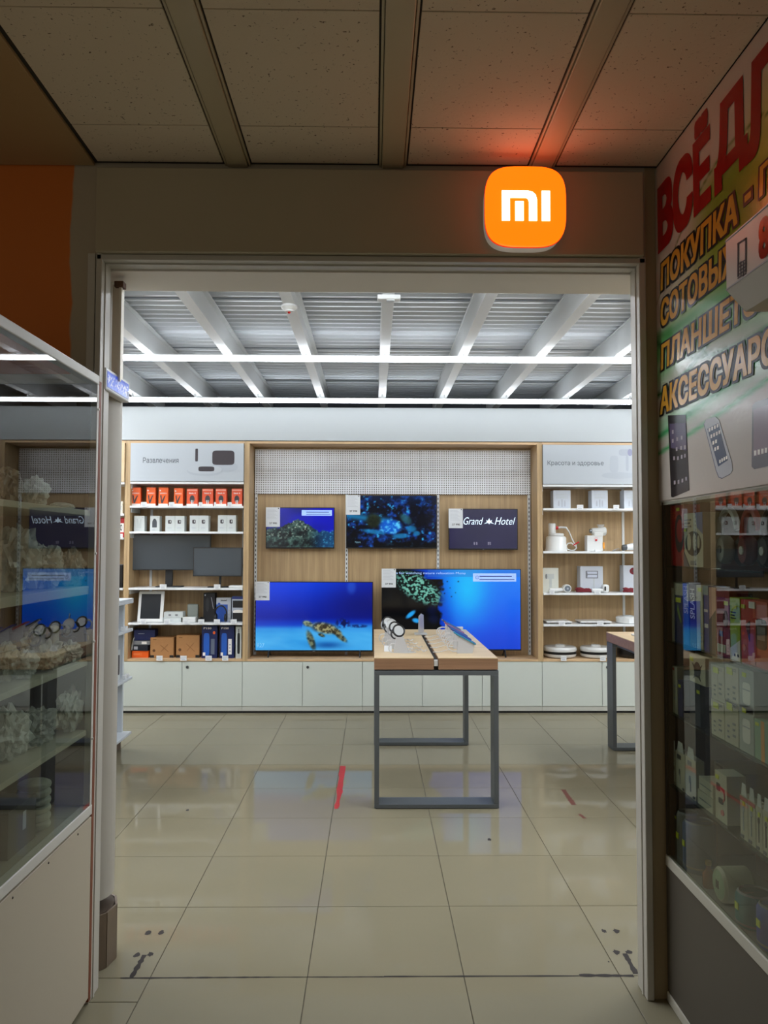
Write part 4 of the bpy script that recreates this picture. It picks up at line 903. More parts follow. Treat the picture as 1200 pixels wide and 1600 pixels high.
def vac(px0, px1, label, mt, low):
    x0, x1 = X8(px0, 8.17), X8(px1, 8.17); cx = (x0 + x1) / 2; r = (x1 - x0) / 2
    t = thing('robot_vacuum', (cx, 8.0 + r + .01, z), label, 'robot vacuum', 'robot vacuums on the bottom board')
    F = Fr((cx, 8.0 + r + .01, z))
    M().lathe(F, [(r * .90, .008), (r * .96, .020), (r * .97, .040)], 44).build('lower_shell', low, t, smooth=True)
    M().lathe(F, [(r * .975, .040), (r * .975, .066)], 44).build('bumper_band', BLACK, t, smooth=True)
    M().lathe(F, [(r * .98, .066), (r, .078), (r * .985, .098), (r * .93, .108), (r * .3, .110)], 44).build('top_shell', mt, t, smooth=True)
    M().lathe(F, [(.05, .110), (.05, .124), (.042, .128)], 24).build('sensor_turret', mt, t, smooth=True)
    for s_ in (-1, 1): M().lathe(Fr(F.p(s_ * r * .6, .018, .0), (0, 1, 0), (1, 0, 0), (0, 0, 1)), [(.018, -.012), (.018, .012)], 12).build('wheel', BLACK, t)
vac(848.5, 899.5, 'white robot vacuum with a black band, fully visible at left', PLASTICW, PLASTICW)
vac(905, 953, 'white robot vacuum partly behind the grey leg of the right table', PLASTICW, PLASTICW)
vac(963, 1014, 'black robot vacuum beside the right jamb', BLACK, BLACK)
ptag(875, 884, z, 'white price card before the left robot vacuum'); ptag(936, 945, z, 'white price card before the second robot vacuum')

# ============================================================ GONDOLA, left
t = thing('display_stand', (-2.25, 6.0, 0), 'white open display stand at the left with small shelves', 'display stand')
GW = mat('gondola_white', (208, 214, 218), .35)
M().box(-2.5, -2.075, 5.2, 6.60, .09, 1.20, .002).build('back_panel', mat('gondola_panel', (176, 178, 188), .4), t)
M().box(-2.5, -2.03, 6.57, 6.605, .085, 1.205, .002).build('end_post', GW, t)
M().box(-2.48, -2.05, 5.3, 6.62, .0, .085, .002).build('base', mat('brown_base', (96, 78, 64), .6), t)
zsg = []
for py in (938, 982, 1057, 1143):
    zz = Z8(py, 6.6, 210); zsg.append(zz)
    M().box(-2.075, -1.965, 5.2, 6.62, zz - .022, zz, .003).build('shelf', GW, t)
M().box(-2.5, -1.965, 5.2, 6.62, 1.2055, 1.222, .003).build('top_board', GW, t)
for j, (zz, yy, hh, ww, l) in enumerate([(zsg[1], 6.30, .165, .07, 'white phone box with a dark phone picture, upper shelf of the white stand'), (zsg[2], 6.36, .24, .08, 'tall white box with a dark stick picture, lower shelf of the white stand')]):
    pbox('phone_box', l, 'box', None, Fr((-2.01, yy, zz), (0, 1, 0), (0, 0, 1), (1, 0, 0)), ww, hh, .035, WBX, [('phone_picture', .3, .8, .18, .84, 'pill', DPRI)])
    for k in range(2):
        o = tag(M().box(-2.0, -1.972, yy + .10 + .06 * k, yy + .14 + .06 * k, zz, zz + .03, .002).build('sample_card', PAPER), 'small white sample card %s beside the %s box' % (['near', 'far'][k], ['phone', 'stick'][j]), 'price tag')

# ============================================================ TABLES
def table(x0, y0, y1, label, detail):
    x1 = x0 + .785; t = thing('display_table', ((x0 + x1) / 2, (y0 + y1) / 2, 0), label, 'table')
    xm = (x0 + x1) / 2; zt = .945; th = .075
    for a_, b_ in ((x0, xm - .015), (xm + .015, x1)):
        o = M().box(a_, b_, y0, y1, zt - th, zt - .006, .001).build('tabletop', OAKF, t)
        M().box(a_, b_, y0, y1, zt - .0058, zt, .0015).build('top_veneer', OAKT, o)
    M().box(xm - .014, xm + .014, y0 + .03, y1 - .03, zt - th, zt - .02).build('cable_channel', BLACKM, t)
    M().box(xm - .013, xm + .013, y0 + .012, y0 + .028, zt - .055, zt - .015, .002).build('channel_cap', PLASTICW, t)
    for yy in (y0, y1 - .155):
        f = M(); a_, b_, c_, d_ = x0 + .003, x1 + .004, .004, zt - th - .006; q = .03
        f.box(a_, b_, yy, yy + .155, c_, c_ + .024, .002).box(a_, b_, yy, yy + .155, d_ - q, d_, .002).box(a_, a_ + q, yy, yy + .155, c_ + .024, d_ - q, .002).box(b_ - q, b_, yy, yy + .155, c_ + .024, d_ - q, .002)
        f.build('leg_frame', STEEL, t)
        M().box(a_ + .01, b_ - .01, yy + .005, yy + .15, 0, .005).build('foot_pad', BLACKM, t)
    M().box(x0 + .04, x1 - .04, y0 + .155, y1 - .155, zt - th - .03, zt - th - .006, .002).build('rail', STEEL, t)
    return t, xm, zt
T1, XM, ZT = table(.010, 5.10, 6.86, 'oak-topped display table with grey steel frames in the middle of the shop', 1)
T2, XM2, _ = table(1.948, 4.90, 6.68, 'second oak-topped display table, mostly hidden by the right jamb', 0)
def onT(px, py, z=None):
    d = ray(px, py); k = ((z if z is not None else ZT) - EYE) / d.z; return CAMLOC + d * k
# watches on white wedges, left row
CAB = mat('white_cable', (200, 200, 200), .4); STW = mat('stand_white', (186, 188, 190), .35)
watch_y = [5.36, 5.56, 5.76, 5.96]
for i, yy in enumerate(watch_y):
    xx = .185 - .02 * i; base = V3((xx, yy, ZT))
    w_ = ['nearest', 'second nearest', 'third nearest', 'farthest'][i]
    t = thing('watch_stand', base, f'white wedge watch stand with a white cable, {w_} in the left row', 'stand', 'watch stands on the middle table')
    F = Fr(base)
    M().prism(F, [(-.045, 0), (.055, 0), (.02, .105), (-.03, .105)], -.03, .03).build('wedge', STW, t)
    M().disc(Fr(base, (1, 0, 0), (0, 1, 0), (0, 0, 1)), .03, 0, .075, .04, 0, .004, 20).build('foot', STW, t)
    pts = [base + V3((.03 + .05 * q - .0, .03 * math.sin(q * 7), .006 + .028 * abs(math.sin(q * 5)) * (1 - q / 4))) for q in np.linspace(0, 3.0, 16)]
    M().tube(pts, .0035, 5).build('cable', CAB, t, smooth=True)
    M().tube(arc(Fr(base + V3((-.05, -.02, .03))), 0, 0, .028, .03, 0, .4, 5.2), .004, 5).build('cable_loop', CAB, t, smooth=True)
    wc = base + V3((-.012, -.005, .145)); G = Fr(wc, (.95, 0, -.3), (.2, .35, .9), (0.25, -.9, .35))
    G.U.normalize(); G.V.normalize(); G.N.normalize()
    t = thing('smart_watch', wc, f'round smart watch with a looped strap on the {w_} left stand', 'watch', 'watches on the middle table')
    bm_ = BLACK if i in (0, 1, 3) else mat('silver_case', (186, 188, 190), .3, metal=.5)
    M().tube([G.p(.038 * math.cos(q), .038 * math.sin(q), 0) for q in np.linspace(0, 2 * math.pi, 24, endpoint=False)], .0065, 6, True).build('case', bm_, t, smooth=True)
    M().disc(G, 0, 0, .035, .035, -.002, .003, 24).build('dial', mat('watch_face', (196, 200, 200), .15), t)
    S = M(); pts = [G.p(.028 * math.cos(q), .036 * math.sin(q), -.045 - .04 * math.sin(q * .5)) for q in np.linspace(.0, 2 * math.pi, 18, endpoint=False)]
    S.tube(pts, .006, 5, True).build('strap', (BLACK, mat('grey_strap', (150, 152, 154), .5))[i % 2], t, smooth=True)
# price card on table
a_ = onT(612, 1018); F = Fr((a_.x - .0, a_.y, ZT)).rot(0)
tag(M().fbox(Fr((a_.x - .05, a_.y, ZT + .0005)).tilt(.8), 0, .05, 0, .05, -.002, 0).fbox(Fr((a_.x - .05, a_.y, ZT)), 0, .05, 0, .001, -.04, 0).build('price_tag', PAPER), 'small white price card on the table before the watch stands', 'price tag')
# hand mirror-like upright tablet seen edge-on
b_ = V3((.385, 6.45, ZT)); t = thing('tablet_on_stand', b_, 'slim upright tablet seen nearly edge-on at the back of the table', 'tablet')
G = Fr(b_ + V3((0, 0, .012)), V3((.30, .95, 0)).normalized(), V3((.0, 0.0, 1)), V3((-.95, .30, 0)).normalized())
M().prism(G, [(-.085, 0), (.085, 0), (.07, .14), (.0, .155), (-.07, .14)], -.006, 0).build('case', mat('silver_edge', (176, 178, 178), .3, metal=.4), t)
M().prism(G, [(-.078, .006), (.078, .006), (.063, .135), (.0, .148), (-.063, .135)], 0, .001).build('screen', mat('dark_blue_glass', (16, 26, 50), .1), t)
M().box(b_.x - .05, b_.x + .05, b_.y - .05, b_.y + .05, ZT, ZT + .012, .003).build('stand', STW, t)
# phones tilted on stands, right row
pc = [(40, 130, 160), (34, 44, 130), (60, 60, 130), (170, 60, 70), (60, 70, 90)]
for i, yy in enumerate([5.34, 5.58, 5.80, 6.02, 6.24]):
    base = V3((.60, yy, ZT)); w_ = ['nearest', 'second nearest', 'middle', 'second farthest', 'farthest'][i]
    t = thing('phone_stand', base, f'white angled phone stand with a coiled cable, {w_} in the right row', 'stand', 'phone stands on the middle table')
    M().prism(Fr(base), [(-.04, 0), (.06, 0), (.075, .062), (-.035, .118)], -.025, .025).build('wedge', STW, t)
    for k in range(1):
        M().tube([base + V3((-.055 - .035 * math.cos(q) * (1 + .06 * q), -.02 + .004 * q, .045 + .036 * math.sin(q))) for q in np.linspace(0, 11, 40)], .0035, 5).build('coiled_cable', CAB, t, smooth=True)
    M().tube([base + V3((-.06, 0, .01)), base + V3((-.10, .01, .02)), base + V3((-.16, 0, .004)), base + V3((-.20, .01, .004))], .003, 5).build('lead', CAB, t, smooth=True)
    U_ = V3((.88, 0, -.475)).normalized(); N_ = V3((.475, 0, .88)).normalized(); G = Fr(base + V3((-.060, -.035, .142)), U_, (0, 1, 0), N_)
    t = thing('smartphone', base + V3((0, 0, .10)), f'{["teal", "dark blue", "violet", "red", "slate"][i]} backed smartphone tilted on the {w_} right stand', 'phone', 'phones on the middle table')
    M().fbox(G, 0, .165, 0, .075, -.010, -.001, .003).build('case', mat('phone_%d' % i, pc[i], .3), t)
    M().fbox(G, .004, .161, .004, .071, -.001, .0002).build('screen', mat('phone_glass', (14, 16, 20), .1), t)
    M().fbox(G, .02, .05, .01, .03, -.013, -.010, .001).build('camera_bump', BLACK, t)
a_ = V3((.70, 6.45, ZT)); t = thing('earbud_case', a_, 'small white earbud case at the back right of the table', 'earbuds')
M().fbox(Fr(a_), -.03, .03, 0, .028, -.045, 0, .012).build('case', STW, t, smooth=True); M().fbox(Fr(a_), -.03, .03, .03, .06, -.045, -.034, .005).build('lid', STW, t, smooth=True)
# things on second table
b_ = V3((2.16, 6.3, ZT)); t = thing('tablet_display', b_, 'dark tablet tilted on a white stand on the right table', 'tablet')
M().box(2.07, 2.30, 6.2, 6.42, ZT, ZT + .014, .004).build('base', PLASTICW, t)
G = Fr((2.12, 6.3, ZT + .016), V3((.86, 0, .5)).normalized(), (0, 1, 0), V3((-.5, 0, .86)).normalized())
M().fbox(G, 0, .24, -.08, .08, 0, .010, .003).build('slab', mat('charcoal', (64, 68, 70), .4), t); M().fbox(G, .006, .234, -.074, .074, .010, .011).build('screen', BLACK, t)

# ============================================================ FLOOR MARKS
rt = M(); rnd = random.Random(5)
aL, aR = onT(531, 1197, 0), onT(540, 1197, 0); bL, bR = onT(523.5, 1264, 0), onT(531.5, 1264, 0)
n = 14; L_ = []; R_ = []
for i in range(n + 1):
    q = i / n; l = aL.lerp(bL, q); r = aR.lerp(bR, q); e = .002 + .005 * q
    L_.append((l.x + rnd.uniform(-e, e), l.y, .0006)); R_.append((r.x + rnd.uniform(-e, e) - .012 * max(0, q - .7) / .3, r.y, .0006))
rt.add(L_ + R_, [[i, i + 1, n + 2 + i, n + 1 + i] for i in range(n)])
tag(rt.build('floor_tape', mat('worn_red_tape', (172, 38, 34), .5, var=.3, vscale=60), fix=False), 'worn strip of red tape stuck on the floor left of the table', 'tape')
def smudge(name, px, py, sx_, sy_, col, label, seed, parent=None):
    c_ = onT(px, py, 0); rnd = random.Random(seed); P = []
    for i in range(14):
        q = 2 * math.pi * i / 14; k = .7 + .5 * rnd.random(); P.append((c_.x + sx_ * k * math.cos(q), c_.y + sy_ * k * math.sin(q), .0007))
    return M().add(P, [list(range(14))])
mk = M(); rd = random.Random(9)
for (px, py, a_, b_) in ((231, 1458, .012, .02), (252, 1457, .012, .02), (214, 1492, .013, .02), (235, 1491, .013, .02), (944, 1455, .01, .016), (963, 1455, .014, .02), (963, 1488, .014, .02), (983, 1488, .014, .018), (765, 1312, .012, .02), (951, 1503, .004, .006), (293, 1266, .01, .02)):
    q = smudge('', px, py, a_, b_, None, '', int(px)); mk.add(q.v, q.f)
def streak(p0, p1, w, n=10):
    a_, b_ = onT(*p0, 0), onT(*p1, 0); s_ = (b_ - a_).cross(V3((0, 0, 1))).normalized(); A = []; B = []
    for i in range(n + 1):
        q = a_.lerp(b_, i / n); k = w * (.6 + .6 * rd.random()); A.append(q + s_ * k + V3((0, 0, .0007))); B.append(q - s_ * k + V3((0, 0, .0007)))
    mk.add(A + B, [[i, i + 1, n + 2 + i, n + 1 + i] for i in range(n)])
streak((226, 1492), (205, 1528), .011); streak((976, 1490), (994, 1522), .011); streak((188, 1528.5), (420, 1527), .005, 24); streak((420, 1527), (640, 1526.3), .0035, 20); streak((905, 1524), (990, 1525), .010); streak((600, 1526), (905, 1525), .005)
tag(mk.build('floor_stain', mat('dark_scuff', (36, 28, 22), .8), fl, fix=False), 'dark scuffs along the threshold', None)['kind'] = 'stuff'
mk = M(); streak((880, 1234), (897, 1258), .018, 16); streak((905, 1272), (914, 1279), .012, 6)
tag(mk.build('red_stain', mat('brick_stain', (104, 58, 44), .7), fl, fix=False), 'rubbed off reddish tape residue', None)

# ============================================================ LEFT SHOWCASE
GX = XL + .003; Yn, Yf = .55, 2.954
t = thing('glass_showcase', (-1.22, (Yn + Yf) / 2, 0), 'tall white-framed glass showcase at the left with bags and watches', 'showcase'); LC = t
xg = GX - .004; xbk = -1.495; zt = 2.277
SCRW = mat('screw_dark', (60, 54, 48), .5)
M().box(xg - .03, GX + .001, Yn, Yf, zt - .035, zt, .004).box(xbk, xg - .03, Yf - .03, Yf, zt - .035, zt, .003).box(xbk, xbk + .03, Yn, Yf - .03, zt - .035, zt, .003).build('top_frame', CASEW, t)
M().box(xg - .02, GX + .001, Yf - .022, Yf - .002, .7132, zt - .035, .003).build('post', CASEW, t)
M().box(xbk + .03, xg - .02, Yf - .016, Yf - .002, .7132, zt - .035).build('end_panel', mat('brown_end', (94, 78, 60), .6), t)
M().box(xbk, xbk + .012, Yn, Yf - .02, .7132, zt - .035).build('back_panel', mat('grey_back', (90, 88, 80), .6), t)
M().box(xg - .028, GX + .002, Yn, Yf, .6773, .7132, .003).build('sill_rail', CASEW, t)
lp = M().box(xg - .018, GX, Yn, Yf, .0271, .6691, .002).build('lower_panel', mat('white_lower_panel', (184, 174, 154), .5), t)
M().box(xbk, xg - .02, Yn, Yf, .6773, .708).build('deck', mat('deck_cream', (150, 146, 130), .5), t)
M().box(xbk, xg - .02, Yf - .02, Yf, .0271, .6773).box(xbk, xbk + .02, Yn, Yf - .02, .0271, .6773).build('lower_side', CASEW, t)
M().box(xg - .08, xg - .05, Yf - .06, Yf - .03, 0, .0271).box(xg - .08, xg - .05, Yn + .1, Yn + .13, 0, .0271).box(xbk + .03, xbk + .06, Yf - .06, Yf - .03, 0, .0271).box(xbk + .03, xbk + .06, Yn + .1, Yn + .13, 0, .0271).build('foot', mat('brown_foot', (60, 44, 34), .7), t)
M().box(GX - .028, GX, Yf + .001, 2.9778, .0117, zt - .02).build('brown_edge_strip', mat('red_brown_edge', (120, 58, 28), .5), t)
mm = M()
for k in range(9):
    mm.lathe(Fr((GX, 2.82 - .25 * k, .652), (0, 1, 0), (1, 0, 0), (0, 0, 1)), [(.004, 0), (.003, .002)], 8)
mm.build('panel_screw', SCRW, lp); lp.children[0]['kind'] = 'stuff'
mm = M()
for zz in (.95, 1.30, 1.62, 2.15): mm.lathe(Fr((GX + .001, Yf - .012, zz), (0, 1, 0), (1, 0, 0), (0, 0, 1)), [(.006, 0), (.004, .004)], 10)
mm.build('frame_stud', mat('bright_stud', (210, 208, 200), .3), t)
gl = M().box(GX - .004, GX - .0005, Yn, Yf - .023, .7142, zt - .036).build('glass_pane', GLASS, t, fix=True)
SHC = mat('shelf_cream', (196, 192, 176), .45)
lz = {}
for nm, zz in (('one', 1.776), ('two', 1.502), ('three', 1.235), ('four', .985)):
    M().box(xbk + .013, xg - .012, Yn + .01, Yf - .024, zz - (.03 if nm == 'two' else .02), zz, .002).build('shelf', SHC, t); lz[nm] = zz
BAG = filmmat('clear_bag', (226, 228, 224), .42, .15); BAG2 = filmmat('cloudy_bag', (214, 210, 190), .62, .3); BAG3 = filmmat('milky_bag', (228, 232, 230), .72, .3)
KR = mat('kraft_paper', (170, 156, 122), .6)
def bag(px, X, z, rx, ry, rz, mt, label, seed, amp=.45, name='plastic_bag', y=None, cat='bag', sub=4, fr=2.2):
    yy = y if y is not None else WX(px, 900, X).y
    o = M().blob((X, yy, z + .001), rx, ry, rz, amp, fr, sub, seed, .25).build(name, mt, origin=(X, yy, z), smooth=False); return tag(o, label, cat)
bag(52, -1.136, lz['one'], .045, .075, .062, BAG3, 'white crumpled bag on the top shelf of the left showcase', 1, .5)
bag(96, -1.075, lz['one'], .03, .09, .012, BAG3, 'flat white packet beside the crumpled bag on the top shelf', 2, .3)
bag(6, -1.167, lz['one'], .05, .09, .075, filmmat('brown_bag', (130, 110, 86), .7, .3), 'brownish bag at the left edge of the top shelf', 3, .5)
bag(25, -1.126, lz['two'], .07, .15, .125, BAG, 'large clear crumpled bag on the second showcase shelf, left', 4, .6)
bag(70, -1.106, lz['two'], .06, .12, .095, BAG, 'large clear crumpled bag on the second showcase shelf, right', 5, .6)
bag(112, -1.085, lz['two'], .05, .09, .085, BAG, 'small clear peaked bag at the right end of the second showcase shelf', 6, .6)
for i, (px, X, ry, rz, l) in enumerate([(8, -1.116, .10, .075, 'leftmost'), (40, -1.085, .09, .055, 'second'), (78, -1.075, .10, .06, 'third'), (112, -1.070, .08, .045, 'rightmost'), (60, -1.198, .12, .085, 'rearmost')]):
    bag(px, X, lz['three'], .045, ry, rz, (BAG2, BAG3)[i % 2 if i < 4 else 0], f'creased cream packet on the third showcase shelf, {l} of the pile', 11 + i, .65, 'creased_packet', cat='packet')
def wristw(px, py, X, r, label, mt):
    c_ = WX(px, py, X); t = thing('wristwatch', V3((X, c_.y, c_.z - r)), label, 'watch')
    G = Fr(c_, (0, 1, 0), (0, 0, 1), (1, 0, .0)).rot(.5)
    M().tube([G.p(r * math.cos(q), r * math.sin(q), 0) for q in np.linspace(0, 2 * math.pi, 24, endpoint=False)], r * .16, 6, True).build('strap', mt, t, smooth=True)
    M().disc(G, 0, 0, r * .42, r * .36, -.006, .006, 18).build('dial', mat('dull_dial', (120, 118, 106), .3), t)
wristw(54, 998, -1.039, .022, 'dark ring-shaped wristwatch on the packets of the third showcase shelf, left', BLACK)
wristw(104, 986, -1.039, .020, 'grey ring-shaped wristwatch on the packets of the third showcase shelf, right', mat('slate_strap', (60, 66, 72), .4))
c_ = WX(84, 1000, -1.055); pbox('watch_holder', 'cream upright watch holder behind the packets of the third showcase shelf', 'holder', None, Fr((-1.055, c_.y, lz['three'] + .03), (0, 1, 0), (0, 0, 1), (1, 0, 0)), .055, .115, .03, KR, bev=.01)
bag(20, -1.126, lz['four'], .06, .11, .10, BAG3, 'white crumpled bag on the lowest showcase shelf, left', 21, .7)
bag(60, -1.116, lz['four'], .06, .14, .075, BAG, 'clear crumpled bag on the lowest showcase shelf, middle', 22, .6)
bag(115, -1.085, lz['four'], .045, .12, .095, BAG3, 'pointed milky bag on the lowest showcase shelf, right', 23, .6)
zz = .7085
c_ = WX(52, 1300, -1.126); t = thing('roll_stack', (-1.126, c_.y, zz), 'stack of ribbed white rolls on the showcase bottom', 'rolls')
for k in range(6):
    M().lathe(Fr((-1.126, c_.y, zz + .026 * k + .0005)), [(.042, 0), (.052, .006), (.054, .013), (.052, .020), (.042, .0255)], 26).build('roll', mat('ribbed_white', (188, 190, 178), .5), t, smooth=True)
c_ = WX(92, 1262, -1.188); tag(M().lathe(Fr((-1.198, c_.y, zz)), [(.07, 0), (.085, .012), (.08, .05), (.02, .055)], 30).build('round_tin', mat('dark_tin', (44, 44, 42), .35), smooth=True), 'dark round tin at the right on the showcase bottom', 'tin')
c_ = WX(8, 1300, -1.147); pbox('dark_carton', 'dark low carton at the left edge of the showcase bottom', 'box', None, Fr((-1.085, c_.y - .12, zz), (0, 1, 0), (0, 0, 1), (1, 0, 0)), .20, .14, .2, mat('dark_card', (56, 54, 48), .6), [('clip', .5, .62, .4, .8, 'rect', HG)])

# ============================================================ RIGHT SHOWCASE
RX = 1.077; zt = 1.814
t = thing('glass_cabinet', (1.28, 1.9, 0), 'glass-fronted accessory cabinet at the right under the advertising banner', 'showcase')
rbk = 1.53; Yn2, Yf2 = .8, 2.965
M().box(RX - .004, RX + .012, Yn2, Yf2, .4879, .5258, .003).build('sill_rail', mat('grey_rail', (186, 182, 168), .4), t)
M().box(RX - .004, RX + .012, Yn2, Yf2, .0015, .0373, .003).build('base_rail', mat('grey_rail'), t)
M().box(RX, RX + .016, Yn2, Yf2, .0383, .4869).build('lower_panel', mat('grey_panel', (80, 74, 64), .5), t)
M().box(RX + .017, rbk, Yn2, Yf2, .493, .5217).build('deck', mat('grey_deck', (130, 126, 116), .5), t)
M().box(RX + .012, rbk, Yf2 - .014, Yf2, .0117, .4879).box(RX + .012, rbk, Yf2 - .014, Yf2, .5258, zt).build('end_panel', mat('brown_panel', (104, 68, 46), .5), t)
M().box(rbk, rbk + .012, Yn2, Yf2, .0117, zt).build('back_panel', mat('dark_cab_back', (62, 54, 46), .6), t)
M().box(RX + .10, RX + .14, Yf2 - .12, Yf2 - .08, 0, .0117).box(RX + .10, RX + .14, Yn2 + .1, Yn2 + .14, 0, .0117).box(rbk - .1, rbk - .06, Yf2 - .12, Yf2 - .08, 0, .0117).box(rbk - .1, rbk - .06, Yn2 + .1, Yn2 + .14, 0, .0117).box(RX + .02, rbk, Yn2, Yf2, .0066, .022).build('foot', BLACKM, t)
M().box(RX, RX + .008, Yf2 - .014, Yf2, .5258, zt).build('post', mat('dark_post', (50, 40, 32), .5), t)
M().box(RX, RX + .004, Yn2, Yf2 - .015, .5268, zt - .001).build('glass_pane', GLASS, t)
rz = {}
for k, zz in (('a', 1.580), ('b', 1.304), ('c', 1.043), ('d', .783)):
    M().box(RX + .010, rbk - .002, Yn2 + .01, Yf2 - .016, zz - .006, zz, .001).build('glass_shelf', glassmat('shelf_glass', 1.5, (200, 226, 214)), t); rz[k] = zz
rz['e'] = .522
def R(px0, px1, pyt, sh, X=1.101):
    a_ = WX(px0, pyt, X); b_ = WX(px1, pyt, X); zz = rz[sh] if isinstance(sh, str) else sh
    if a_.y > Yf2 - .02: a_.y = Yf2 - .02
    return Fr((X, a_.y, zz + .0005), (0, -1, 0), (0, 0, 1), (-1, 0, 0)), max(a_.y - b_.y, .012), a_.z - zz
def rb(name, label, px0, px1, pyt, sh, mt, prints=(), X=1.101, d=.06, group=None, bev=.001):
    F, w, h = R(px0, px1, pyt, sh, X); return pbox(name, label, 'box', group, F, w - .002, h, d, mt, prints, bev=bev), F, w, h
REDB = mat('red_box', (186, 36, 34), .4); CRM = mat('cream_box_card', (200, 194, 172), .5); NV = mat('navy_box_card', (30, 44, 96), .4); LIME = mat('lime_card', (170, 196, 30), .45)
YS1 = lambda a0, b0, w=.25, h=.08: ('yellow_sticker', a0, a0 + w, b0, b0 + h, 'rect', YEL)
def phones_pic(c): return ('headphone_picture', .25, .95, .2, .72, 'round', c)
rb('red_headphone_box', 'red box with a black headphone picture, far left on the top cabinet shelf', 1045.5, 1068, 791, 'a', REDB, [('headphone_picture', .35, 1, .22, .84, 'round', BLACKM), ('picture_gap', .5, 1, .38, .76, 'round', REDB), YS1(.5, .9, .22, .05), ('fine_print', .15, .45, .78, .9, 'lines', ORD)])
rb('white_headphone_box', 'cream box picturing black banded headphones on the top cabinet shelf', 1068.5, 1098, 803, 'a', CRM, [('blue_corner', [(.62, 1), (1, 1), (1, .6), (.72, .72)], None, 0, 0, 'poly', mat('lilac_blue', (110, 120, 170), .5)), ('headphone_picture', .08, .92, .20, .66, 'round', BLACKM), ('picture_gap', .18, .40, .30, .62, 'round', CRM), ('picture_gap', .5, .68, .30, .62, 'round', CRM), ('picture_gap', .74, .86, .34, .58, 'round', CRM), ('blue_corner', [(0, .0), (0, .28), (.3, 0)], None, 0, 0, 'poly', mat('slate_blue', (84, 90, 116), .5)), YS1(.04, .66, .12, .06), ('label', .38, .64, .03, .11, 'rect', GREYP), ('fine_print', .08, .4, .74, .92, 'lines', GREYP)])
def hphone(px0, px1, label, band, cup, capm):
    F, w, h = R(px0, px1, 797, 'a', 1.126); t = thing('headphones', F.p(w / 2, 0, -.04), label, 'headphones', 'headphones on the top cabinet shelf')
    M().tube([F.p(w * .5 + w * .42 * math.cos(q), h * .52 + h * .47 * math.sin(q), -.04) for q in np.linspace(.25, math.pi + .35, 18)], [.011] * 18, 8).build('headband', band, t, smooth=True)
    G = Fr(F.p(w * .40, h * .30, -.02), F.U, F.N, F.V * -1)
    M().lathe(Fr(F.p(w * .38, h * .31, -.03), F.U, F.N, F.V * -1), [(.030, -.03), (.040, -.02), (.042, .0), (.034, .012)], 24, .85, 1.15).build('ear_cup', cup, t, smooth=True)
    M().lathe(Fr(F.p(w * .38, h * .31, -.017), F.U, F.N, F.V * -1), [(.014, -.004), (.013, .003)], 18).build('cap', capm, t, smooth=True)
    M().lathe(Fr(F.p(w * .62, h * .28, -.075), F.U, F.N, F.V * -1), [(.030, -.02), (.042, -.01), (.042, .01), (.03, .02)], 24, .85, 1.15).build('ear_cup', BLACKM, t, smooth=True)
SILV = mat('silver_plastic', (190, 190, 188), .3)
hphone(1103, 1136, 'silver-banded headphones on the top cabinet shelf', SILV, SILV, GREYP)
hphone(1138, 1168, 'red headphones with a white cap on the top cabinet shelf', RED, mat('deep_red_cup', (110, 20, 26), .35), PLASTICW)
hphone(1169, 1200, 'black headphones with a white cap on the top cabinet shelf', BLACK, BLACK, PLASTICW)
hphone(1206, 1240, 'grey headphones cut by the photo edge on the top cabinet shelf', GREYP, BLACK, GREYP)
# second row
rb('grey_white_box', 'pale narrow box standing first from the left on the second cabinet shelf', 1045.5, 1053, 909, 'b', CRM, [('brown_top', 0, 1, .9, 1, 'rect', mat('brown_print', (90, 60, 44), .5))])
rb('navy_leaf_box', 'navy box with a green leaf stripe on the second cabinet shelf', 1054, 1067.5, 911, 'b', CRM, [('navy_field', .02, .98, 0, .80, 'rect', NV), ('leaf', [(.3, .55), (.4, .66), (.8, .36), (.7, .34)], None, 0, 0, 'poly', mat('leaf_green', (130, 160, 60), .5)), YS1(.15, .68, .6, .08)])
rb('splash_box', 'blue upright box with grey vertical lettering SPLASH', 1068, 1076, 912, 'b', mat('cyan_blue_card', (50, 110, 190), .4), [('top_field', 0, 1, .62, 1, 'rect', mat('pale_teal', (150, 170, 176), .5)), ('lettering', .1, .9, .52, .96, 'vtext:SPLASH', WPRI)])
rb('dark_splash_box', 'dark brown upright box with vertical lettering SPLASH', 1077, 1087, 912, 'b', mat('umber_card', (56, 42, 36), .45), [('lettering', .15, .85, .45, .92, 'vtext:SPLASH', WPRI)])
rb('cream_upright_box', 'plain cream upright box on the second cabinet shelf', 1087.5, 1098, 914, 'b', CRM, [YS1(.3, .9, .5, .06), ('fine_print', .5, .9, .12, .3, 'lines', HG)])
rb('royal_blue_box', 'royal blue upright box with white marks on the second cabinet shelf', 1099, 1107, 915, 'b', mat('royal_blue', (36, 60, 150), .4), [('white_mark', .1, .8, .60, .64, 'rect', WPRI), ('white_mark', .2, .9, .36, .42, 'rect', WPRI), ('pale_top', 0, 1, .86, 1, 'rect', mat('pale_teal'))])
rb('pink_black_box', 'pink and black slanted-pattern box on the second cabinet shelf', 1107.5, 1118, 918, 'b', mat('dusty_pink', (196, 140, 126), .5), [('black_wedge', [(0, 0), (0, .5), (1, .66), (1, 0)], None, 0, 0, 'poly', BLACKM)])
rb('crimson_box', 'crimson box with a barcode label on the second cabinet shelf', 1118.5, 1139.5, 921, 'b', mat('crimson_card', (150, 24, 38), .4), [YS1(.62, .78, .3, .06), ('blue_stamp', .25, .5, .3, .38, 'rect', BLP), ('barcode_label', .08, .72, .06, .18, 'rect', CRM), ('dark_figure', .55, .9, .45, .7, 'round', mat('dark_crimson', (90, 10, 20), .5))])
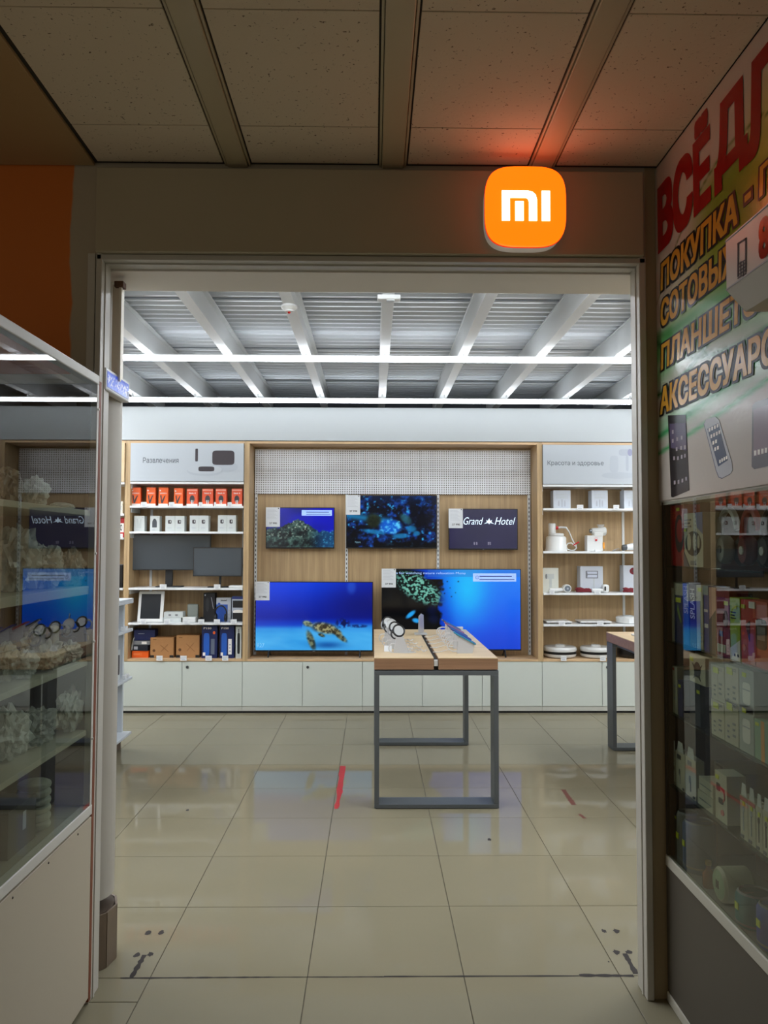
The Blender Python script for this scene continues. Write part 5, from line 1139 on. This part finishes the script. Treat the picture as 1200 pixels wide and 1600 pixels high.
rb('lime_box', 'lime green box with white foot and two dark dots on the second cabinet shelf', 1140, 1156, 933, 'b', LIME, [('white_foot', [(0, 0), (0, .18), (1, .34), (1, 0)], None, 0, 0, 'poly', WPRI), ('dot', .4, .56, .06, .11, 'round', INK), ('dot', .7, .86, .06, .11, 'round', INK), YS1(.25, .82, .5, .06), ('fine_print', .15, .6, .66, .8, 'lines', INK)])
rb('red_gadget_box', 'large red-orange box with a black gadget picture at the right', 1157, 1199, 936, 'b', mat('vermilion_card', (206, 58, 34), .4), [('gadget_picture', .58, .98, .28, .74, 'pill', BLACKM), ('gadget_screen', .64, .92, .42, .62, 'rect', GREYP), ('dark_wedge', [(.2, .6), (.36, .68), (.34, .36)], None, 0, 0, 'poly', mat('dark_crimson')), ('round_seal', .06, .2, .2, .3, 'round', ORG), ('pink_label', .4, .56, .02, .08, 'rect', mat('pink_label', (226, 130, 130), .5)), YS1(.05, .86, .14, .06), ('white_sticker', .36, .58, .88, .98, 'rect', WPRI)])
rb('red_carton_next', 'second red carton beside the gadget box, cut by the photo edge', 1200, 1232, 936, 'b', REDB, [YS1(.2, .8)])
# third row
rb('slim_cream_box', 'slim cream box with faint drawing, far left on the third cabinet shelf', 1044.5, 1058, 1038, 'c', CRM, [('drawing', .3, .7, .3, .7, 'lines', HG), ('red_mark', .1, .4, .92, .97, 'rect', RED)])
rb('navy_slim_box', 'navy slim box with yellow sticker, left on the third cabinet shelf', 1059, 1067, 1062, 'c', NV, [YS1(.1, .8, .5, .08)])
bag(1073, 1.126, rz['c'], .025, .028, .075, BAG3, 'clear packet hanging upright between navy boxes on the third cabinet shelf', 31, .4, 'clear_packet', y=WX(1071, 1000, 1.126).y, cat='packet')
o, F, w, h = rb('lower_navy_box', 'dark navy box under the flower box on the third cabinet shelf', 1077, 1094, 1064, 'c', mat('ink_navy', (26, 34, 56), .4), [YS1(.7, .78, .25, .08)])
rb('flower_box', 'cream box with a black flower print resting on the dark navy box', 1077, 1102, 1021, rz['c'] + h + .002, CRM, [('flower_print', .3, .72, .22, .78, 'round', BLACKM), ('flower_petal', [(.2, .7), (.5, .5), (.82, .72), (.6, .42), (.72, .12), (.48, .3), (.26, .14), (.36, .44)], None, 0, 0, 'poly', BLACKM), YS1(.06, .76, .2, .14)])
n1 = ['first', 'second']
for r_, (yt, base) in enumerate([(1091, rz['c']), (1037, None)]):
    hts = []
    for i, (a, b) in enumerate([(1111, 1131.5), (1132, 1153.5)]):
        o, F, w, h = rb('earphone_carton', f'cream earphone carton with fine drawings, {n1[i]} in the {["lower", "upper"][r_]} row', a, b, yt, 'c' if r_ == 0 else rz['c'] + H0 + .002, CRM,
             [('drawing', .2, .35, .12, .5, 'lines', INKG), ('drawing', .6, .8, .2, .6, 'lines', INKG), ('title', .15, .85, .88, .95, 'lines', GREYP), YS1(.2, .78, .4, .16)], group='stacked earphone cartons')
        if i == 0: hh = h
    o, F, w, h2 = rb('earbud_carton', f'grey-white carton picturing an earbud case, {["lower", "upper"][r_]} one', 1154.5, 1177.5, yt + 6, 'c' if r_ == 0 else rz['c'] + H0 + .002, mat('silver_white_card', (176, 182, 178), .45),
             [('case_picture', .25, .78, .2, .7, 'pill', WPRI), ('case_lid', .27, .76, .52, .55, 'rect', HG), YS1(.25, .82, .25, .1)], group='stacked earphone cartons')
    if r_ == 0: H0 = hh
rb('green_orange_carton', 'green and orange striped carton at the right edge of the third cabinet shelf', 1178.5, 1200, 1122, 'c', mat('sage_card', (140, 176, 140), .5), [('orange_stripe', .5, .75, 0, 1, 'rect', mat('amber')), YS1(.1, .84)])
# fourth row
for i, (a, b, yt) in enumerate([(1045.5, 1054.5, 1168), (1055.5, 1070, 1171), (1071, 1087, 1180)]):
    o, F, w, h = rb('hang_tab_box', ['narrow white hang-tab box, leftmost on the fourth cabinet shelf', 'white hang-tab box with a black label and green mark on the fourth cabinet shelf', 'white hang-tab box with black earbud print on the fourth cabinet shelf'][i], a, b, yt, 'd', CRM,
       [('label', .2, .6, .80, .92, 'rect', (HG, INK, GREYP)[i]), ('earbud_print', .35, .5, .35, .55, 'round', INK), ('cable_print', .46, .52, .15, .42, 'rect', (HG, HG, INK)[i]), ('corner_mark', .75, .9, .03, .09, 'rect', INK)], d=.03, group='hang-tab boxes on the fourth shelf')
    M().prism(F, [(w * .15, h), (w * .85, h), (w * .72, h + .036), (w * .28, h + .036)], -.002, -.0005).prism(F, [(w * .35, h + .014), (w * .65, h + .014), (w * .6, h + .022), (w * .4, h + .022)], -.0003, .0002).build('hang_tab', PLASTICW, o)
rb('grey_carton', 'large grey carton standing behind the small boxes on the fourth cabinet shelf', 1096, 1150, 1176, 'd', mat('warm_grey_card', (140, 132, 112), .6), [('window', .1, .4, .86, .95, 'rect', mat('dark_window', (90, 82, 66), .5))], X=1.25, d=.15)
o, F, w, h = rb('small_flat_box', 'small flat white box at the bottom of the little pile, fourth cabinet shelf', 1090, 1114, 1232, 'd', CRM, [('line', .1, .9, .45, .5, 'rect', INKG)])
rb('small_flat_box', 'small flat white box on top of the little pile, fourth cabinet shelf', 1092, 1114, 1212, rz['d'] + h + .002, CRM, [('line', .1, .9, .45, .5, 'rect', INKG)])
rb('cable_box', 'white box with a red cable picture in the middle of the fourth cabinet shelf', 1117, 1135.5, 1202, 'd', CRM, [('plug_picture', .12, .45, .6, .76, 'pill', INK), ('plug_picture', .3, .7, .36, .48, 'pill', INK), ('red_cable', [(.45, .72), (.8, .70), (.86, .5), (.7, .42), (.68, .46), (.78, .52), (.74, .64), (.45, .68)], None, 0, 0, 'poly', RED), ('round_seal', .5, .76, .14, .26, 'round', RED), YS1(.1, .84)])
bag(1147, 1.147, rz['d'], .03, .05, .09, BAG, 'clear blister packet with a bulb beside the red cable box', 33, .4, 'blister_packet', y=WX(1146, 1200, 1.147).y, cat='packet')
for i, (a, b, yt, top) in enumerate([(1156, 1168, 1240, RED), (1168.5, 1180, 1248, RED), (1181, 1191, 1258, CRM), (1191.5, 1203, 1264, CRM)]):
    o, F, w, h = rb('wired_earphone_box', 'white hang-tab box with wired earphone print, %s of four on the fourth cabinet shelf' % ['first', 'second', 'third', 'fourth'][i], a, b, yt, 'd', CRM,
       [('top_band', 0, 1, .88, .97, 'rect', top), ('earphone_print', .3, .6, .62, .76, 'round', (HG, HG, INK, INK)[i]), ('cable_print', .42, .5, .2, .66, 'rect', (HG, HG, INK, INK)[i]), YS1(.4, .78, .3, .1), ('foot_print', .1, .5, .03, .1, 'rect', INKG)], d=.03, group='wired earphone boxes')
    M().prism(F, [(w * .15, h), (w * .85, h), (w * .72, h + .036), (w * .28, h + .036)], -.002, -.0005).build('hang_tab', PLASTICW, o)
# bottom: speakers
rb('black_speaker_box', 'black upright box with yellow sticker at the bottom left of the cabinet', 1045.5, 1058, 1262, 'e', BLACKM, [YS1(.2, .88, .5, .06), ('red_dot', .3, .45, .5, .54, 'round', RED)])
def speaker(px0, px1, pyt, label, mt, X=1.137, ring=GREYP):
    a_ = WX(px0, pyt, X); b_ = WX(px1, pyt, X); r = min((a_.y - b_.y) / 2, .055); cy = (a_.y + b_.y) / 2; xx = RX + .012 + r; zz = rz['e']; h = min(a_.z - zz, .22)
    t = thing('portable_speaker', (xx, cy, zz), label, 'speaker'); F = Fr((xx, cy, zz))
    M().lathe(F, [(r * .9, 0), (r, .008), (r, h - .012), (r * .9, h)], 32).build('fabric_body', mt, t, smooth=True)
    M().lathe(F.at(0, h), [(r * .9, 0), (r * .82, .005), (r * .75, -.002), (r * .3, -.002)], 32).build('top_ring', ring, t, smooth=True)
    M().lathe(F.at(0, h * .1), [(r * 1.01, 0), (r * 1.01, .006)], 32).build('lower_ring', ring, t, smooth=True)
    G = Fr(F.p(-r, h * .5, 0), (0, -1, 0), (0, 0, 1), (-1, 0, 0)); M().fbox(G, -.010, .010, 0, .02, -.001, .002).build('yellow_sticker', YEL, t)
BG = mat('grey_blue_fabric', (96, 112, 150), .7, bump=.2, bscale=400)
speaker(1059, 1072, 1264, 'narrow grey cylinder speaker next to the black box', mat('ash_fabric', (120, 116, 108), .7), 1.106)
speaker(1073, 1106, 1270, 'large blue-grey cylinder speaker at the bottom of the cabinet', BG, 1.137)
c_ = WX(1107, 1370, 1.116); t = thing('amber_bottle', (1.116, c_.y, rz['e']), 'small amber bottle between the speakers', 'bottle')
M().lathe(Fr((1.116, c_.y, rz['e'])), [(.016, 0), (.019, .005), (.019, .045), (.008, .06), (.008, .072)], 18).build('body', mat('amber_glass', (150, 84, 40), .15), t, smooth=True); M().lathe(Fr((1.116, c_.y, rz['e'] + .072)), [(.010, 0), (.010, .014)], 14).build('cap', mat('gold', (190, 150, 80), .3, metal=.7), t, smooth=True)
c_ = WX(1135, 1385, 1.126); t = thing('round_speaker', (1.141, c_.y, rz['e']), 'white drum speaker lying on its side at the bottom of the cabinet', 'speaker')
G = Fr((1.101, c_.y, rz['e'] + .055), (0, 1, 0), V3((1, 0, 0)), (0, 0, 1))
M().lathe(G, [(.046, 0), (.054, .008), (.055, .09), (.046, .10)], 32).build('drum', mat('bone_plastic', (176, 172, 148), .4), t, smooth=True); M().lathe(G.at(0, -.002), [(.04, 0), (.046, .003)], 28).build('face', mat('green_tint', (150, 176, 140), .3), t, smooth=True); M().fbox(Fr(G.O, (0, -1, 0), (0, 0, 1), (-1, 0, 0)), -.012, -.006, -.012, .012, .002, .004).fbox(Fr(G.O, (0, -1, 0), (0, 0, 1), (-1, 0, 0)), .0, .006, -.012, .012, .002, .004).build('logo_bars', INK, t)
speaker(1160, 1192, 1380, 'teal cylinder speaker at the bottom right of the cabinet', mat('teal_fabric', (40, 120, 120), .6), 1.137)
speaker(1196, 1226, 1402, 'blue cylinder speaker cut by the photo edge', mat('blue_fabric', (50, 76, 170), .6), 1.137)
rb('red_deep_box', 'dark red box standing at the back of the cabinet bottom, right', 1180, 1215, 1330, 'e', mat('dark_red_card', (110, 26, 26), .5), (), X=1.33, d=.1)

# ============================================================ BANNER
BX = 1.070
t = thing('advertising_banner', (BX, 1.9, 1.819), 'large glossy banner of red and gold Cyrillic lettering over printed phones', 'banner')
F = Fr((BX, 2.975, 1.819), (0, -1, 0), (0, 0, 1), (-1, 0, 0)); BW, BH = 2.6, 1.262
M().fbox(F, 0, BW, 0, BH, -.006, -.0005).build('panel', mat('banner_board', (210, 206, 200), .4), t)
def bg(u, v, r):
    U_ = u * BW / 1.024; Vv = (v * BH + 1.819 - EYE) / 1.024 + EYE     # print was laid out before the corridor was scaled about the camera; undoes that
    c = np.ones(u.shape + (3,)) * C(190, 182, 172); nn = fbm(U_ * 6, Vv * 6, 3, 6)
    def band(z_, w_, col, k, sl=0, cu=0):
        nonlocal c
        e = np.exp(-((Vv - z_ - sl * U_ - cu * U_ ** 2) / w_) ** 2); c = mixc(c, col, np.clip(e * k, 0, 1))
    ol = sstep(.25, .55, U_) * sstep(2.36, 2.5, Vv) * sstep(2.86, 2.72, Vv + .0 * U_); c = mixc(c, mixc(C(136, 150, 40), C(90, 124, 30), nn), ol)
    ye = sstep(.60, .9, U_) * sstep(2.62, 2.72, Vv) * sstep(3.0, 2.8, Vv); c = mixc(c, C(208, 190, 90), ye * .8)
    lg = sstep(.0, .3, U_) * sstep(2.38, 2.45, Vv) * sstep(2.60, 2.50, Vv) * .6; c = mixc(c, C(160, 176, 80), lg)
    band(2.36, .05, C(70, 170, 80), .9, .10, -.1); band(2.30, .07, C(110, 190, 120), .8, .25, -.3); band(2.42, .02, C(40, 120, 50), .6, -.10)
    band(2.40, .012, C(30, 110, 60), .9, -.5, .35); band(2.205, .010, C(30, 110, 60), 1.0, -.02, .45); band(2.08, .045, C(150, 200, 160), .8, .08); band(2.05, .010, C(40, 150, 80), .9, .12, .02)
    band(1.99, .008, C(60, 160, 90), .9, .10, .03); band(2.30, .02, C(200, 230, 200), .6, .45, -.6); band(2.54, .004, C(70, 96, 30), .8, .9, -.7); return c
picture('printed_background', F, BW, BH, 240, 120, bg, attrmat('banner_print', 0, .17, True, .04, 60), t, 0)
BRED = mat('banner_red', (146, 4, 8), .2, spec=.25, bump=.1, bscale=9); BGOLD = mat('banner_gold', (206, 150, 50), .2, spec=.3, bump=.1, bscale=9); BBLK = mat('banner_black', (12, 9, 8), .3, spec=.15, bump=.1, bscale=9)
zb0 = 1.819
def bu(px, py): q = WX(px, py, BX); return 2.975 - q.y, q.z - zb0
def red(body, u0, u1): text('red_lettering', body, F, u0, u1, 2.756 - zb0, (3.0479 if 'Ё' in body else 3.0059) - zb0, .0015, BRED, t, bold=.06)
red('ВСЁ', .043, .4864); red('Д', .5417, .7342)
text('red_lettering', 'Л', F, .753, .922, 2.756 - zb0, 3.0059 - zb0, .0015, BRED, t, bold=.06); text('red_lettering', 'Я', F, .942, 1.116, 2.756 - zb0, 3.0059 - zb0, .0015, BRED, t, bold=.06)
def gold(body, u0, u1, z0, z1):
    text('lettering_outline', body, F, u0, u1, z0 - zb0, z1 - zb0, .0018, BBLK, t, grow=.085, bold=.04, shear=.08)
    text('gold_lettering', body, F, u0, u1, z0 - zb0, z1 - zb0, .0026, BGOLD, t, bold=.04, shear=.08)
gold('ПОКУПКА', .0594, .6758, 2.6004, 2.6966); M().fbox(F, .717, .778, 2.628 - zb0, 2.669 - zb0, 0, .0018).build('lettering_outline', BBLK, t); M().fbox(F, .728, .767, 2.639 - zb0, 2.658 - zb0, 0, .0026).build('gold_lettering', BGOLD, t)
gold('ПРОДАЖА', .8192, 1.4336, 2.6004, 2.6966)
gold('СОТОВЫХ', .0563, .6554, 2.4652, 2.5584); gold('ПЛАНШЕТОВ', .0512, .8806, 2.3055, 2.3946); gold('АКСЕССУАРОВ', .0358, .9779, 2.1416, 2.2358)
PD = mat('print_dark_phone', (30, 26, 34), .15); PS = mat('print_silver', (186, 188, 194), .15); PI = mat('print_icon', (160, 150, 160), .2); PV = mat('print_violet', (86, 76, 104), .15)
def bpoly(nm, pts, n, mt, par=None): M().prism(F, [bu(*p_) for p_ in pts], 0, n).build(nm, mt, par or t)
p1 = [(1044, 649), (1072, 648), (1074, 690), (1077.5, 766), (1052, 777), (1049, 776)]; bpoly('printed_phone', p1, .0012, PD)
bpoly('printed_screen', [(1046.5, 662), (1072, 661), (1073.5, 704), (1049, 700)], .0016, PV)
for (px, py) in [(1052, 689), (1058, 702), (1065, 700), (1071, 699), (1054, 716), (1060, 716), (1066, 714), (1071, 712), (1055, 754), (1061, 753), (1067, 751), (1073, 748), (1052, 675), (1059, 686), (1066, 684)]: bpoly('printed_icon', [(px - 1.3, py - 3), (px + 1.3, py - 3.3), (px + 1.3, py + 2.7), (px - 1.3, py + 3)], .002, PI)
p2 = [(1101, 662), (1104, 655), (1118, 651), (1124, 656), (1144, 722), (1145, 735), (1142, 740), (1129, 747), (1124, 745), (1120, 735)]
bpoly('printed_phone', [(x_ - 1, y_ + 1) for x_, y_ in p2], .0010, mat('print_slate', (96, 100, 120), .2)); bpoly('printed_phone', p2, .0014, PS)
bpoly('printed_screen', [(1106, 670), (1123, 661), (1138, 719), (1123, 729)], .0018, mat('print_screen_blue', (72, 84, 112), .15))
for r_ in range(4):
    for c_ in range(4):
        px = 1109.5 + c_ * 4.2 + r_ * 3.0; py = 672 - c_ * 2.2 + r_ * 10
        if r_ > 1 and c_ > 1: continue
        bpoly('printed_icon', [(px - 1.3, py - 2.6), (px + 1.3, py - 3.4), (px + 1.3, py + 2.2), (px - 1.3, py + 3)], .0022, WPRI)
for c_ in range(4): px = 1126 + c_ * 3.4; py = 721 - c_ * 2; bpoly('printed_icon', [(px - 1.1, py - 2.6), (px + 1.1, py - 3), (px + 1.1, py + 2.2), (px - 1.1, py + 3)], .0022, WPRI)
bpoly('printed_phone', [(1176, 634), (1180, 629), (1212, 617), (1216, 620), (1216, 722), (1212, 726), (1179, 733), (1175, 729)], .0012, mat('print_grey_phone', (104, 98, 104), .15))
bpoly('printed_screen', [(1178, 640), (1214, 628), (1214, 702), (1178, 714)], .0016, mat('print_mauve', (134, 112, 126), .15))
for c_ in range(5): px = 1181 + c_ * 5.6; py = 708 - c_ * 1.4; bpoly('printed_icon', [(px - 1.8, py - 4), (px + 1.8, py - 4.4), (px + 1.8, py + 3.4), (px - 1.8, py + 4)], .002, WPRI)

# phone number lightbox
q0 = WX(1134, 375, .92); q1 = WX(1134, 455, .92); yf = q0.y; z1 = q0.z; z0 = q1.z
t = thing('phone_number_box', (1.0, 1.5, z0 - .06), 'white projecting box sign with a phone icon and a red digit at the right edge', 'sign')
c3 = W(1165, 487, yf)
G = Fr((0, yf, 0), (1, 0, 0), (0, 0, 1), (0, -1, 0))
PB = mat('white_box_sign', (206, 200, 192), .35)
M().prism(G, [(.92, z0), (.92, z1), (.935, z1 + .012), (1.062, z1 + .012), (1.062, c3.z), (c3.x, c3.z)], 0, 1.1).build('body', PB, t)
M().box(.918, .9205, yf - 1.1, yf, z0, z0 + .004).box(.918, .9205, yf - 1.1, yf, z1 - .006, z1 - .004).build('edge_trim', HG, t)
Fp = Fr((.9195, yf, z0), (0, -1, 0), (0, 0, 1), (-1, 0, 0))
def pu(px, py): q = WX(px, py, .9195); return yf - q.y, q.z - z0
def pp(pts, mm): return mm.prism(Fp, [pu(*p_) for p_ in pts], 0, .001)
mm = M()
pp([(1152.5, 380), (1154.5, 379), (1154.5, 432), (1152.5, 433)], mm); pp([(1164.5, 372), (1166.5, 371), (1166.5, 425), (1164.5, 426)], mm); pp([(1152.5, 380), (1166.5, 371), (1166.5, 374), (1152.5, 383)], mm)
for k in range(5): y_ = 409 + k * 5.4; pp([(1153, y_ + 3.5), (1166, y_ - 4.5), (1166, y_ - 2.7), (1153, y_ + 5.3)], mm)
for k in (1157, 1161): pp([(k, 409), (k + 1.4, 408), (k + 1.4, 431), (k, 432)], mm)
mm.build('phone_icon', INK, t)
a_ = pu(1188, 403); b_ = pu(1207, 340)
text('red_digit', '8', Fp, a_[0], a_[0] + .045, a_[1] - .004, a_[1] + .085, .0012, mat('banner_red'), t, bold=.05)
